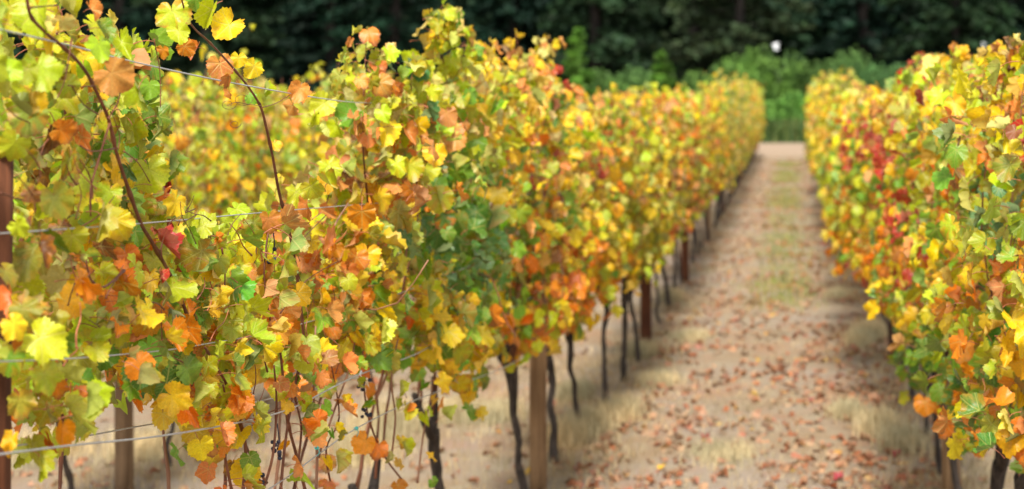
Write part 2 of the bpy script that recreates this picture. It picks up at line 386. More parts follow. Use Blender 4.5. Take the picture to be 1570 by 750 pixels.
# ------------------------------------------------------------------ rows
def row_x(row, Y):
    if row == 'L1':
        u = min(1, max(0, (Y - 9.4) / 4.6)); u = u * u * (3 - 2 * u); return -1.07 + .13 * u + .02 * min(1, max(0, (Y - 14) / 40))
    return {'R1': .68, 'L2': -2.8, 'L3': -4.6, 'L4': -6.4, 'R2': 2.45}[row]
def interp(px, tab): return float(np.interp(px, [t[0] for t in tab], [t[1] for t in tab]))
TOP_L = [(-300, -40), (0, -30), (60, -15), (120, 20), (195, 60), (228, 110), (250, 265), (262, 300), (300, 335), (420, 325), (440, 275), (515, 255), (534, 150), (545, 105), (572, 105), (585, 165), (605, 135), (645, 135), (662, 100), (685, 80), (735, 85),
         (770, 128), (795, 112), (828, 92), (846, 120), (856, 152), (872, 144), (890, 136), (910, 149), (935, 131), (958, 146), (985, 127), (1010, 143), (1038, 130), (1062, 147), (1085, 133), (1170, 132)]
BOT_L = [(-300, 700), (0, 690), (95, 690), (125, 560), (160, 545), (200, 590), (262, 600), (290, 660), (325, 680), (342, 600), (365, 570), (400, 560), (450, 555), (500, 535), (540, 555), (640, 545), (690, 555), (700, 625), (728, 640), (742, 560), (800, 560), (850, 520), (900, 490), (950, 472),
         (1000, 410), (1060, 345), (1100, 300), (1160, 225)]
TOP_R = [(1215, 160), (1232, 158), (1250, 132), (1275, 146), (1300, 133), (1330, 149), (1352, 138), (1370, 148), (1385, 118), (1420, 100), (1468, 78), (1500, 95), (1535, 75), (1570, 66), (1700, 40)]
BOT_R = [(1215, 170), (1232, 205), (1250, 240), (1264, 320), (1275, 412), (1320, 425), (1345, 440), (1360, 470), (1384, 505), (1390, 600), (1430, 625), (1460, 655), (1490, 690), (1530, 680), (1570, 690), (1700, 760)]
def inside(px, py, top, bot, rng):
    return interp(px, top) - 6 + abs(rng.normal(0, 9)) < py < interp(px, bot) + 4 - abs(rng.normal(0, 16)) + (60 * rng.random() if rng.random() < .12 else 0)

def grow(rng, bx, by, n_canes, top_z, spread=.13, along=.42, topf=None):
    """skeleton of one vine: trunk, arms and canes in world coordinates"""
    hz = .55 + rng.uniform(-.04, .06); lean = rng.uniform(-.11, .0); ly = rng.uniform(-.16, .14)
    trunk = [(bx, by, -.04)]
    for i in range(1, 7):
        u = i / 6; trunk.append((bx + lean * u + rng.normal(0, .008), by + ly * u + rng.normal(0, .012), hz * u))
    head = np.array(trunk[-1]); arms = []
    for s in (-1, 1):
        L = rng.uniform(.10, .22); arms.append([tuple(head - (0, 0, .015)), tuple(head + (rng.normal(0, .015), s * L * .4, .05)), tuple(head + (rng.normal(0, .03), s * L, .13 + rng.uniform(0, .05)))])
    canes = []
    for k in range(n_canes):
        s = -1 if k % 2 else 1; u = rng.random(); a = arms[0 if s < 0 else 1]
        p = np.array(a[0]) * (1 - u) + np.array(a[2]) * u
        tx = bx + rng.normal(0, spread); ty = by + s * abs(rng.normal(along * .5, along * .55)); tz = top_z + rng.normal(0, .10) if topf is None else topf(tx, ty) + rng.normal(0, .04)
        droop = rng.random() < .25 and tz > 1.3
        if droop: tz = rng.uniform(.95, 1.35)
        pts = [p.copy()]; v = np.array([(tx - p[0]) * .25, (ty - p[1]) * .3, 1.0]); side = 1 if tx > bx else -1
        for i in range(26):
            if abs(p[0] - bx) > .13: tx = bx + rng.normal(0, .04)
            goal = np.array([tx - p[0], ty - p[1], 0]) * 1.6; v = v * .8 + np.array([goal[0], goal[1], 1.0]) * .2 + rng.normal(0, .10, 3)
            if droop and p[2] > tz: v = v * .6 + np.array([side * (.35 if abs(p[0] - bx) < .12 else -.3), rng.normal(0, .3), -1.2]) * .4
            v /= np.linalg.norm(v); p = p + v * .062; pts.append(p.copy())
            if p[2] > tz and not droop: break
            if p[2] < .5: break
        pts = np.array(pts); far_ = np.where(np.abs(pts[:, 0] - bx) > .27)[0]; canes.append(pts[:max(6, far_[0])] if len(far_) else pts)
    return trunk, arms, canes

def leaves_on(rng, canes, n, side_bias, accept=None, zmin=.5, off=.05, size=.048, width=.2):
    pos = []; bias = []; allp = []
    cum = np.array([len(c) for c in canes], float); cum /= cum.sum()
    tries = 0; mx = np.mean([c[:, 0].mean() for c in canes])
    while len(pos) < n and tries < n * 6:
        tries += 1; k = rng.choice(len(canes), p=cum); c = canes[k]
        i = rng.integers(0, len(c) - 1); q = c[i] + (c[i + 1] - c[i]) * rng.random() + rng.normal(0, off, 3) * (1.6, 1.6, 1)
        if q[2] < zmin or abs(q[0] - mx) > width: continue
        if accept is not None and not accept(q): continue
        pos.append(q); bias.append(((k * 7) % 5) / 5 + rng.random() * .1)
    if not pos: return None
    pos = np.array(pos); m = len(pos); cx = np.mean([c[:, 0].mean() for c in canes])
    side = np.where(rng.random(m) < side_bias, 1.0, -1.0) * (1 if True else 1)
    side = np.where(np.abs(pos[:, 0] - cx) > .1, np.sign(pos[:, 0] - cx), side)
    R = orient(m, rng, side); scl = size * rng.uniform(.6, 1.25, m); var = rng.integers(0, NV, m)
    pos = pos - np.einsum('nij,j->ni', R, PET_END) * scl[:, None]
    return pos, R, scl, var, np.array(bias)

def bark_parts(t, base, trunk, arms, seed, fat=1.0):
    b = MB(); n = len(trunk); rad = [fat * r * .92 for r in (.023, .018, .0155, .015, .016, .019, .024)]
    b.tube(smooth_pts([Vector(p) for p in trunk], 3), list(np.interp(np.linspace(0, 6, 19), range(7), rad)), 9, True, .22, seed); b.build('trunk', M_BARK, t, loc=base)
    for j, a in enumerate(arms):
        c = MB(); c.tube(a, [.018 * fat, .014 * fat, .010 * fat], 7, True, .2, seed + j); c.build('arm', M_BARK, t, loc=base)
def cane_rad(c, r0=.0034): return [(r0 * (1 - .72 * i / max(1, len(c) - 1)) + .0004) * (1.35 if i % 2 else .92) for i in range(len(c))]

LEAF_COUNT = 0
def place_leaf(t, base, pos, R, s, var, col, me=None):
    global LEAF_COUNT
    o = bpy.data.objects.new('leaf', (me or LEAF_ME)[var]); COL.objects.link(o); o.parent = t
    M = Matrix(((R[0][0] * s, R[0][1] * s, R[0][2] * s, pos[0] - base[0]), (R[1][0] * s, R[1][1] * s, R[1][2] * s, pos[1] - base[1]),
                (R[2][0] * s, R[2][1] * s, R[2][2] * s, pos[2] - base[2]), (0, 0, 0, 1)))
    o.matrix_local = M; o.color = col; LEAF_COUNT += 1
    return o

ORD = ['first', 'second', 'third', 'fourth', 'fifth', 'sixth', 'seventh', 'eighth', 'ninth', 'tenth', 'eleventh', 'twelfth', 'thirteenth', 'fourteenth']
ROWNAME = {'L1': 'the row left of the path', 'L2': 'the second row left', 'L3': 'the third row left', 'L4': 'the fourth row left', 'R1': 'the row right of the path', 'R2': 'the second row right'}
POSTS = {'L1': [2.88, 9.17, 14.1] + [14.1 + 5.3 * k for k in range(1, 10)], 'R1': [3.9, 9.05, 13.85] + [13.85 + 5.3 * k for k in range(1, 10)],
         'L2': [3.8, 9.06, 14.4, 19.7], 'L3': [9.3, 14.6, 19.9], 'R2': [20.2, 25.5, 30.8]}
def near_post(row, Y):
    ps = POSTS[row]; i = max(0, sum(1 for p in ps if p <= Y) - 1)
    return i, ps[i]

VINES = {'L1': [2.95, 3.85, 4.9, 5.98, 7.2, 8.72, 9.82, 10.7, 11.75, 12.6, 13.55, 14.7, 15.8], 'R1': [4.9, 5.9, 7.0, 8.25, 9.5, 10.6, 11.7, 12.8, 13.3, 14.5, 15.6],
         'L2': [5.2, 6.3, 7.4, 8.52, 9.75, 10.85, 11.95, 13.05, 14.1, 15.2], 'L3': [9.0, 10.1, 11.2, 12.3, 13.4, 14.5, 15.6], 'R2': [21.0]}
for r_, end in (('L1', 65), ('R1', 65), ('L2', 19), ('L3', 19), ('R2', 33)):
    while VINES[r_][-1] + 1.1 < min(end, 57.5): VINES[r_].append(VINES[r_][-1] + 1.1 + random.uniform(-.07, .07))

WORDS = {'L': 'lime yellow', 'Y': 'golden yellow', 'O': 'orange', 'G': 'green', 'D': 'dark green', 'P': 'salmon pink', 'V': 'olive', 'C': 'pale yellow', 'B': 'brown', 'R': 'red', 'T': 'blue green', 'W': 'rust'}
def vine_label(row, Y, keys):
    from collections import Counter
    c = [k for k, _ in Counter(keys).most_common(2)]
    i, pY = near_post(row, Y); n = sum(1 for v in VINES[row] if pY <= v < Y)
    short = {'L1': 'left row', 'L2': 'second left row', 'L3': 'third left row', 'R1': 'right row', 'R2': 'second right row'}[row]
    if Y < POSTS[row][0]: where = f'{ORD[sum(1 for v in VINES[row] if v < Y)]} of the {short}, before any post'
    else: where = f'{ORD[n]} beyond the {ORD[i]} post of the {short}'
    a = WORDS[c[0]]; b = WORDS[c[1]] if len(c) > 1 else ''
    return f'{a} and {b} grapevine, {where}' if b else f'{a} grapevine, {where}'
GROUPS = {k: 'grapevines in ' + v for k, v in ROWNAME.items()}

# ------------------------------------------------------------------ ground, road
def ground_h(x, y):
    a = max(0, 1 - abs(y - 30) / 90) if y > 0 else .6
    return .022 * a * (mnoise.noise(Vector((x * 1.1, y * .7, 3.1))) + .5 * mnoise.noise(Vector((x * 3.3, y * 2.3, 7.0))))
def M_ground():
    t = NT('dry_soil'); co = t.n('ShaderNodeTexCoord').outputs['Object']; sp = t.n('ShaderNodeSeparateXYZ'); t.l(co, sp.inputs[0])
    big = t.noise(co, .9, 5, .6); mid = t.noise(t.vmap(co, (1, .7, 1)), 5.5, 5, .65); fine = t.noise(co, 45, 5, .7); spk = t.noise(co, 150, 3, .7)
    c = t.mix(t.ramp(big, (.36, .62, 0, 1)), (.31, .25, .20), (.29, .205, .125))
    c = t.mix(t.ramp(mid, (.42, .66, 0, .85)), c, (.33, .275, .19))
    c = t.mix(t.ramp(fine, (.50, .72, 0, .6)), c, (.15, .105, .075))
    c = t.mix(t.ramp(spk, (.56, .74, 0, .55)), c, (.42, .375, .31))
    grit = t.noise(co, 320, 2, .5); c = t.mix(t.ramp(grit, (.55, .68, 0, .7)), c, (.10, .07, .05))
    red = t.noise(t.vmap(co, (1.0, .5, 1)), 2.2, 5, .7); c = t.mix(t.ramp(red, (.50, .68, 0, .55)), c, (.33, .165, .10))
    # worn strip of green along the middle of the path
    xx = t.math('ADD', sp.outputs[0], .06); m = t.ramp(t.math('ABSOLUTE', xx), (.12, .34, 1, 0))
    mY = t.math('MULTIPLY', t.ramp(sp.outputs[1], (13, 24, 0, 1)), t.ramp(sp.outputs[1], (44, 58, 1, 0)))
    m = t.math('MULTIPLY', t.math('MULTIPLY', m, mY), t.ramp(mid, (.3, .6, .35, .95)))
    m = t.math('MULTIPLY', m, t.ramp(big, (.42, .6, .1, 1))); c = t.mix(t.math('MULTIPLY', m, .8), c, (.17, .20, .07))
    p = t.n('ShaderNodeBsdfPrincipled'); t.l(c, p.inputs['Base Color']); p.inputs['Roughness'].default_value = .95; p.inputs['Specular IOR Level'].default_value = .15
    bp = t.n('ShaderNodeBump'); bp.inputs['Strength'].default_value = .9; bp.inputs['Distance'].default_value = .015
    t.l(t.math('ADD', mid, fine), bp.inputs['Height']); t.l(bp.outputs[0], p.inputs['Normal']); t.l(p.outputs[0], t.out.inputs[0]); return t.m
def sheet(name, xs, ys, hf, mat):
    V = np.array([(x, y, hf(x, y)) for y in ys for x in xs]); nx = len(xs); T = []
    for j in range(len(ys) - 1):
        for i in range(nx - 1):
            a = j * nx + i; T += [(a, a + 1, a + nx + 1), (a, a + nx + 1, a + nx)]
    o = bpy.data.objects.new(name, mesh_tris(name, V, np.array(T), mat)); return link(o)
xs = [-900, -300, -100, -40, -20, -12, -8] + list(np.arange(-6, 4.01, .16)) + [6, 9, 14, 25, 60, 200, 900]
ys = [-200, -50, -10, 0, 2, 4] + list(np.arange(5, 30, .2)) + list(np.arange(30, 80, 1.0)) + [85, 95, 110, 140, 200, 400, 900, 2500]
g = sheet('ground', xs, ys, ground_h, M_ground()); tag(g, kind='structure')
def M_road():
    t = NT('road_dirt'); co = t.n('ShaderNodeTexCoord').outputs['Object']; a = t.noise(t.vmap(co, (.4, 1, 1)), 2.5, 5, .65); b = t.noise(co, 30, 4)
    c = t.mix(t.ramp(a, (.35, .65, 0, 1)), (.27, .185, .12), (.34, .25, .17)); c = t.mix(t.ramp(b, (.5, .8, 0, .4)), c, (.35, .22, .14))
    p = t.n('ShaderNodeBsdfPrincipled'); t.l(c, p.inputs['Base Color']); p.inputs['Roughness'].default_value = .95; t.l(p.outputs[0], t.out.inputs[0]); return t.m
rd = sheet('dirt_road', list(np.linspace(-60, 40, 90)), [56.0, 58, 60, 62, 64, 66, 68, 70, 72.0], lambda x, y: ground_h(x, y) + .02 + (-.04 if y in (56.0, 72.0) else 0), M_road())
tag(rd, kind='structure')

# ------------------------------------------------------------------ vines
def part_budget(row, Y):
    if row == 'L1': return 300 if Y < 9 else (200 if Y < 13 else (90 if Y < 20 else (40 if Y < 26 else 0)))
    if row == 'R1': return 300 if 5.5 < Y < 10 else (190 if Y < 14 else (80 if Y < 20 else (30 if Y < 26 else 0)))
    if row == 'L2': return 200 if 7 < Y < 14.5 else 0
    return 0

CLEAR = [np.array([(46, 22), (70, 50), (100, 75), (128, 105), (145, 135), (166, 182), (178, 232), (190, 270), (215, 340), (235, 375), (270, 440)], float),
         np.array([(300, 46), (343, 88), (384, 138), (400, 165), (418, 240), (428, 296), (440, 340)], float)]
def build_vine(row, Y, seed):
    rng = np.random.default_rng(seed); bx = row_x(row, Y); base = np.array([bx, Y, 0.0])
    left = row[0] == 'L'; near = row in ('L1', 'R1')
    top_z = 1.66
    if row == 'L1' and Y < 9.6: top_z = 2.05
    if row == 'R1' and Y < 10: top_z = 1.9
    nl = {'L1': 900, 'R1': 900, 'L2': 700}[row]; nc = 16
    if row == 'L1' and Y < 5: nl, nc = 520, 10
    elif row == 'L1' and Y < 9: nl = 780
    acc = None
    if row == 'L1': top, bot, fld = TOP_L, BOT_L, FIELD_L
    elif row == 'R1': top, bot, fld = TOP_R, BOT_R, FIELD_R
    else: top = None
    topf = (lambda x, y: float(np.clip(CAM_Z + (VY - interp(VX + F * x / y, top)) * y / F, .9, 2.15))) if top else None
    trunk, arms, canes = grow(rng, bx, Y, nc, top_z, .06 if (row == 'L1' and Y < 6) else .09, .42, topf)
    if top:
        def acc(q):
            if q[1] < 2.6 or (row == 'L1' and q[1] < 4.6 and q[0] > -.95): return False
            px, py = proj(q)
            if row == 'L1' and q[1] < 4.9 and q[0] > -1.05:      # the two leaning shoots stand clear of the leaves behind
                for pl in CLEAR:
                    if pl[:, 1].min() < py < pl[:, 1].max() and abs(np.interp(py, pl[:, 1], pl[:, 0]) - px) < 24: return False
            if row == 'L1' and px < 34 and py > 225 and q[0] > -1.10 and rng.random() < .85: return False
            return inside(px, py, top, bot, rng)
        cc = []
        for c in canes:                                    # canes stop where this vine's growth stops
            px, py = proj(c); lim = np.interp(px, [a[0] for a in top], [a[1] for a in top])
            ok = np.where(py < lim + 8)[0]; ok = ok[ok > 2]; e = ok[0] if len(ok) else len(c)
            if e > 4: cc.append(c[:e])
        canes = cc or canes
    L = leaves_on(rng, canes, nl, .72 if left else .28, acc, .44 if Y > 9 else .5, .05 if (row == 'L1' and Y < 5.5) else (.10 if row == 'R1' and Y > 11 else .07), .043 if Y > 5 else .040, .13 if row == 'L1' and Y < 5.5 else ((.27 if Y < 11 else .37) if row == 'R1' else .20))
    t = empty('grape_vine', tuple(base))
    bark_parts(t, base, trunk, arms, seed, rng.uniform(.8, 1.2))
    if near and Y < 12 or row == 'L2' and 7 < Y < 13:
        for k, c in enumerate(canes):
            if row == 'L1' and Y < 7.5 and k % 5: continue
            b = MB(); b.tube([tuple(p) for p in c], cane_rad(c), 5); b.build('cane', M_CANEP if k % 4 == 1 else M_CANE, t, loc=base)
    else:
        b = MB()
        for c in canes: b.tube([tuple(p) for p in c[::2]], cane_rad(c[::2]), 4)
        tag(b.build('cane', M_CANE, t, loc=base), kind='stuff')
    keys = []
    if L is not None:
        pos, R, scl, var, bias = L; m = len(pos); px, py = proj(pos); scl = scl * np.where((pos[:, 1] < 3.7) & (row == 'L1'), .84, 1.0)
        cols = np.zeros((m, 4))
        for i in range(m):
            if top: k = field_colour(px[i], py[i], fld, rng, bias[i])
            else: k = FARPAL[int((rng.random() * .7 + bias[i] * .3) * len(FARPAL)) % len(FARPAL)]
            keys.append(k); cols[i] = jitter(k, rng)
        nb = part_budget(row, Y)
        vis = (px > -60) & (px < 1630) & (py > -40) & (py < 800)
        score = (pos[:, 0] - bx) * (1 if left else -1) - (pos[:, 1] - Y) * .35 + np.where(vis, 10, 0) + scl * 2
        order = np.argsort(-score); own = [i for i in order[:nb] if vis[i]]; rest = np.setdiff1d(np.arange(m), own)
        for i in own: place_leaf(t, base, pos[i], R[i], scl[i], int(var[i]), cols[i])
        if len(rest):
            me = foliage_mesh('foliage', pos[rest], R[rest], scl[rest], var[rest], cols[rest], M_LEAFS, base)
            tag(link(bpy.data.objects.new('foliage', me), t), kind='stuff')
    tag(t, vine_label(row, Y, keys or ['Y', 'L']), 'grapevine', GROUPS[row])
    return t

PROTO = []
def make_proto(seed):
    rng = np.random.default_rng(seed); keys = []
    trunk, arms, canes = grow(rng, 0, 0, 15, 1.62, .09)
    pos, R, scl, var, bias = leaves_on(rng, canes, 900, .5, None, .46, .08, .044)
    cols = np.zeros((len(pos), 4)); pal = [FARPAL, 'YYLOLCPLYGOYL', 'LLYLLGVCYLPY', 'YLYOLVLPCYLG', 'YOLLWGYVLLY', 'LYLGVYLCYG'][seed % 6]
    for i in range(len(pos)):
        k = pal[int((rng.random() * .7 + bias[i] * .3) * len(pal)) % len(pal)]; keys.append(k); cols[i] = jitter(k, rng)
    b = MB(); b.tube(trunk, [.023, .018, .0155, .015, .016, .021, .030], 7, True, .16, seed)
    for a in arms: b.tube(a, [.026, .019, .014], 5, True)
    tr = b.build('trunk', M_BARK)
    b = MB()
    for c in canes: b.tube([tuple(p) for p in c[::2]], cane_rad(c[::2]), 4)
    cn = b.build('cane', M_CANE); cn['kind'] = 'stuff'
    me = foliage_mesh('foliage', pos, R, scl, var, cols, M_LEAFS, np.zeros(3))
    fo = link(bpy.data.objects.new('foliage', me)); fo['kind'] = 'stuff'
    return [tr, cn, fo], keys
PROTO = [make_proto(900 + i) for i in range(10)]
used = set()
def far_vine(row, Y, i):
    k = random.randrange(len(PROTO)); parts, keys = PROTO[k]
    t = empty('grape_vine', (row_x(row, Y), Y, 0)); s = random.uniform(.93, 1.06)
    if random.random() < .5: t.rotation_euler = (0, 0, math.pi)
    t.scale = (1.45 if row == 'R1' and Y < 38 else 1, 1, s)
    if row == 'R1' and Y > 38: t.location.x += .06
    tint = random.uniform(.9, 1.1)
    for p in parts:
        if k in used: p = p.copy(); COL.objects.link(p)
        p.parent = t
        if p.name.startswith('foliage'): p.color = (tint * random.uniform(.93, 1.07), tint * random.uniform(.93, 1.07), tint, 1)
    used.add(k)
    tag(t, vine_label(row, Y, keys), 'grapevine', GROUPS[row])
for row in ('L1', 'R1', 'L2', 'L3', 'R2'):
    for i, Y in enumerate(VINES[row]):
        if row in ('L1', 'R1') and Y < 26 or row == 'L2' and Y < 14.5: build_vine(row, Y, 1000 + int(Y * 37) + ord(row[0]) * 91 + int(row[1]) * 17)
        else: far_vine(row, Y, i)
for k, (parts, _) in enumerate(PROTO):
    if k not in used:
        for p in parts: bpy.data.objects.remove(p)

exec_later = []
# ------------------------------------------------------------------ near vine with hand-placed shoots (focus of the picture)
hb = np.array([-1.0, 3.4, 0.0])
def plane_pts(pts, X, wob=0.0, seed=0):
    r = random.Random(seed); return [P(a, b, X + r.uniform(-wob, wob)) for a, b in pts]
def smooth_pts(pts, n=5):
    out = []
    for i in range(len(pts) - 1):
        p0 = pts[max(0, i - 1)]; p1 = pts[i]; p2 = pts[i + 1]; p3 = pts[min(len(pts) - 1, i + 2)]
        for k in range(n):
            t_ = k / n
            out.append(.5 * ((2 * p1) + (p2 - p0) * t_ + (2 * p0 - 5 * p1 + 4 * p2 - p3) * t_ ** 2 + (3 * p1 - p0 - 3 * p2 + p3) * t_ ** 3))
    out.append(pts[-1]); return out
L1_THINGS = sorted([o for o in bpy.data.objects if o.name.startswith('grape_vine') and abs(o.location.x + 1.07) < .01 and o.location.y < 9.4], key=lambda o: o.location.y)
def owner(Y): return min(L1_THINGS, key=lambda o: abs(o.location.y - Y))
LOWCANES = []
def hero_cane(pts, X, r0, r1, mat=None, name='cane'):
    q = smooth_pts(plane_pts(pts, X)); n = len(q); LOWCANES.append(q) if pts[0][1] > 690 else None; t = owner(sum(p.y for p in q) / n)
    b = MB(); rad = [r0 + (r1 - r0) * i / (n - 1) for i in range(n)]
    for i in range(0, n, 9): rad[i] *= 1.5                              # nodes
    b.tube(q, [v * .84 for v in rad], 6); b.build(name, mat or M_CANE, t, loc=tuple(t.location))
main = [(300, 520), (270, 440), (235, 375), (215, 340), (190, 270), (178, 232), (166, 182), (145, 135), (128, 105), (100, 75), (70, 50), (46, 22), (40, -20)]
hero_cane(main, -.99, .0040, .0026)
hero_cane([(470, 560), (462, 480), (452, 400), (440, 340), (428, 296), (418, 240), (408, 195), (400, 165), (384, 138), (362, 110), (343, 88), (318, 62), (300, 46), (286, 25), (276, -12)], -1.0, .0042, .0016)
for pts, r in (([(166, 182), (180, 158), (188, 130), (200, 118)], .0016), ([(175, 228), (140, 232), (122, 223)], .0015), ([(168, 190), (158, 222), (146, 262), (139, 290), (139, 332)], .0022),
               ([(142, 132), (122, 133), (104, 131)], .0012), ([(46, 12), (66, 10), (88, 8)], .0016), ([(150, 175), (128, 160), (110, 132)], .0013), ([(0, 296), (22, 303), (40, 309)], .0018),
               ([(190, 415), (160, 440), (140, 430), (132, 400)], .0024), ([(245, 385), (262, 340), (300, 320)], .0012),
               ([(402, 165), (424, 158), (444, 146)], .0011), ([(400, 162), (380, 160), (362, 157), (348, 162)], .0008), ([(190, 232), (212, 250), (230, 280)], .0012),
               ([(236, 60), (245, 110), (246, 165)], .0012), ([(110, 60), (100, 120), (88, 150)], .0012), ([(290, 560), (250, 545), (205, 560)], .0016), ([(410, 570), (390, 500), (360, 450)], .0020),
               ([(430, 400), (470, 360), (500, 330)], .0014), ([(430, 480), (470, 430), (520, 400)], .0016)):
    hero_cane(pts, -.985, r, r * .7)
for pts, r, m in (([(372, 760), (376, 680), (352, 600), (330, 560), (314, 532)], .0042, None), ([(470, 760), (455, 700), (440, 640), (432, 560), (425, 500)], .0045, None), ([(484, 760), (486, 700), (482, 640), (481, 580), (484, 500)], .0040, M_CANEP),
                  ([(488, 700), (514, 625), (534, 570), (545, 520)], .0034, M_CANEP), ([(408, 740), (380, 690), (364, 640), (350, 620)], .0034, None), ([(400, 760), (418, 700), (424, 620), (420, 560)], .0036, None),
                  ([(500, 375), (516, 340), (534, 312)], .0034, M_CANEP), ([(620, 740), (590, 700), (565, 640), (556, 560), (560, 500)], .0034, None), ([(640, 740), (650, 660), (662, 600), (668, 540), (664, 480)], .0034, M_CANEP),
                  ([(600, 700), (606, 640), (600, 580), (610, 520)], .0036, M_CANEP), ([(392, 640), (440, 622), (470, 612)], .0018, None), ([(450, 755), (462, 660), (452, 600), (470, 540)], .0032, None),
                  ([(430, 755), (436, 690), (446, 620), (458, 560)], .0038, None), ([(356, 755), (344, 690), (350, 640), (342, 590)], .0034, None), ([(510, 755), (500, 690), (520, 640), (508, 560)], .0030, None),
                  ([(300, 330), (280, 340), (262, 336)], .001, None), ([(415, 330), (405, 420), (416, 500)], .0026, None), ([(340, 380), (345, 420), (342, 465)], .0022, None)):
    hero_cane(pts, -.972, r, r * .55, m)
# upright shoots that stand out above the hedge, each leafy to its tip
def spire(pts, row, pal, n, tipw, seed, size=.040):
    rg = np.random.default_rng(seed); X = (-.98 if row == 'L1' else .58) + rg.uniform(-.05, .05)
    q = smooth_pts([P(a, b, X) for a, b in pts], 6); Ym = sum(p.y for p in q) / len(q)
    t = owner(Ym) if row == 'L1' else min(R1_THINGS, key=lambda o: abs(o.location.y - Ym))
    m_ = len(q); b = MB(); b.tube(q, [.0028 * (1 - .75 * i / (m_ - 1)) for i in range(m_)], 5); b.build('cane', M_CANE, t, loc=tuple(t.location))
    R_ = orient(n, rg, np.where(rg.random(n) < (.7 if row == 'L1' else .35), 1.0, -1.0))
    for i in range(n):
        u = rg.random() ** .8; f = u * (m_ - 1.01); k = int(f); p = np.array(q[k].lerp(q[k + 1], f - k)); s_ = size * rg.uniform(.75, 1.25) * (1 - .32 * u ** 2)
        sp_ = (.07 * (1 - u) + .012) * tipw
        p = p + rg.normal(0, 1, 3) * (sp_, sp_, .012) - R_[i] @ PET_END * s_ * .7
        place_leaf(t, t.location, p, R_[i], s_, int(rg.integers(0, NV)), jitter(pal[int(rg.integers(0, len(pal)))], rg))
R1_THINGS = [o for o in bpy.data.objects if o.name.startswith('grape_vine') and abs(o.location.x - .68) < .01 and o.location.y < 16]
for i, (pts, row, pal, n, tw) in enumerate((
        ([(566, 330), (556, 220), (558, 130), (562, 58)], 'L1', 'LLVLPYC', 56, 1.15), ([(640, 300), (632, 190), (630, 96)], 'L1', 'LLVLPTC', 34, .8), ([(655, 300), (655, 190), (652, 112)], 'L1', 'LYPVC', 26, .7),
        ([(604, 300), (598, 200), (590, 132)], 'L1', 'LYPVO', 26, .8), ([(702, 320), (692, 190), (680, 95), (672, 48), (684, 18)], 'L1', 'LLLGYC', 60, .8), ([(722, 300), (716, 160), (712, 62)], 'L1', 'LYYCG', 40, .9),
        ([(752, 300), (744, 160), (742, 70)], 'L1', 'YYLCOP', 36, .9), ([(838, 300), (832, 160), (836, 60)], 'L1', 'YYCPLR', 46, .9), ([(792, 300), (797, 160), (793, 62)], 'L1', 'YLPBY', 26, .6),
        ([(812, 300), (815, 170), (816, 85)], 'L1', 'YYCO', 30, .9), ([(770, 300), (768, 190), (764, 100)], 'L1', 'LYGC', 26, .9),
        ([(1470, 260), (1466, 150), (1470, 76)], 'R1', 'YPLYC', 36, .9), ([(1450, 220), (1440, 140), (1436, 86)], 'R1', 'YPLO', 16, .5), ([(1560, 260), (1552, 150), (1556, 62)], 'R1', 'LPBYC', 34, .8),
        ([(1525, 260), (1522, 150), (1518, 88)], 'R1', 'LLYC', 30, .8), ([(1405, 240), (1398, 160), (1402, 108)], 'R1', 'YLCPR', 28, .9))): spire(pts, row, pal, int(n * 1.5), tw * 1.15, 700 + i)

# thin side twigs forking between the leaves
rt = random.Random(44)
for k in range(64):
    x = rt.uniform(40, 720); y = rt.uniform(330 if 230 < x < 520 else 200, 600) + (x > 330) * 40; a = rt.uniform(-2.5, -.6); L_ = rt.uniform(28, 75) * (1 if x < 450 else .7)
    pts = [(x, y)]
    for q in range(3):
        a += rt.uniform(-.45, .45); pts.append((pts[-1][0] + math.cos(a) * L_ / 3, pts[-1][1] + math.sin(a) * L_ / 3))
    hero_cane(pts, -.955 - rt.random() * .04, rt.uniform(.0010, .0019), .0007, None if k % 3 else M_PET, 'side_shoot')

# curled tendrils
for cx, cy, k in ((372, 152, 1.0), (350, 160, .8), (700 / 2 + 10, 190, .6)):
    pts = [(cx + 16 * k * math.cos(a) * (1 - a / 11), cy + 11 * k * math.sin(a) * (1 - a / 11)) for a in np.linspace(0, 8, 16)]
    hero_cane(pts, -.99, .0006, .0004, None, 'tendril')

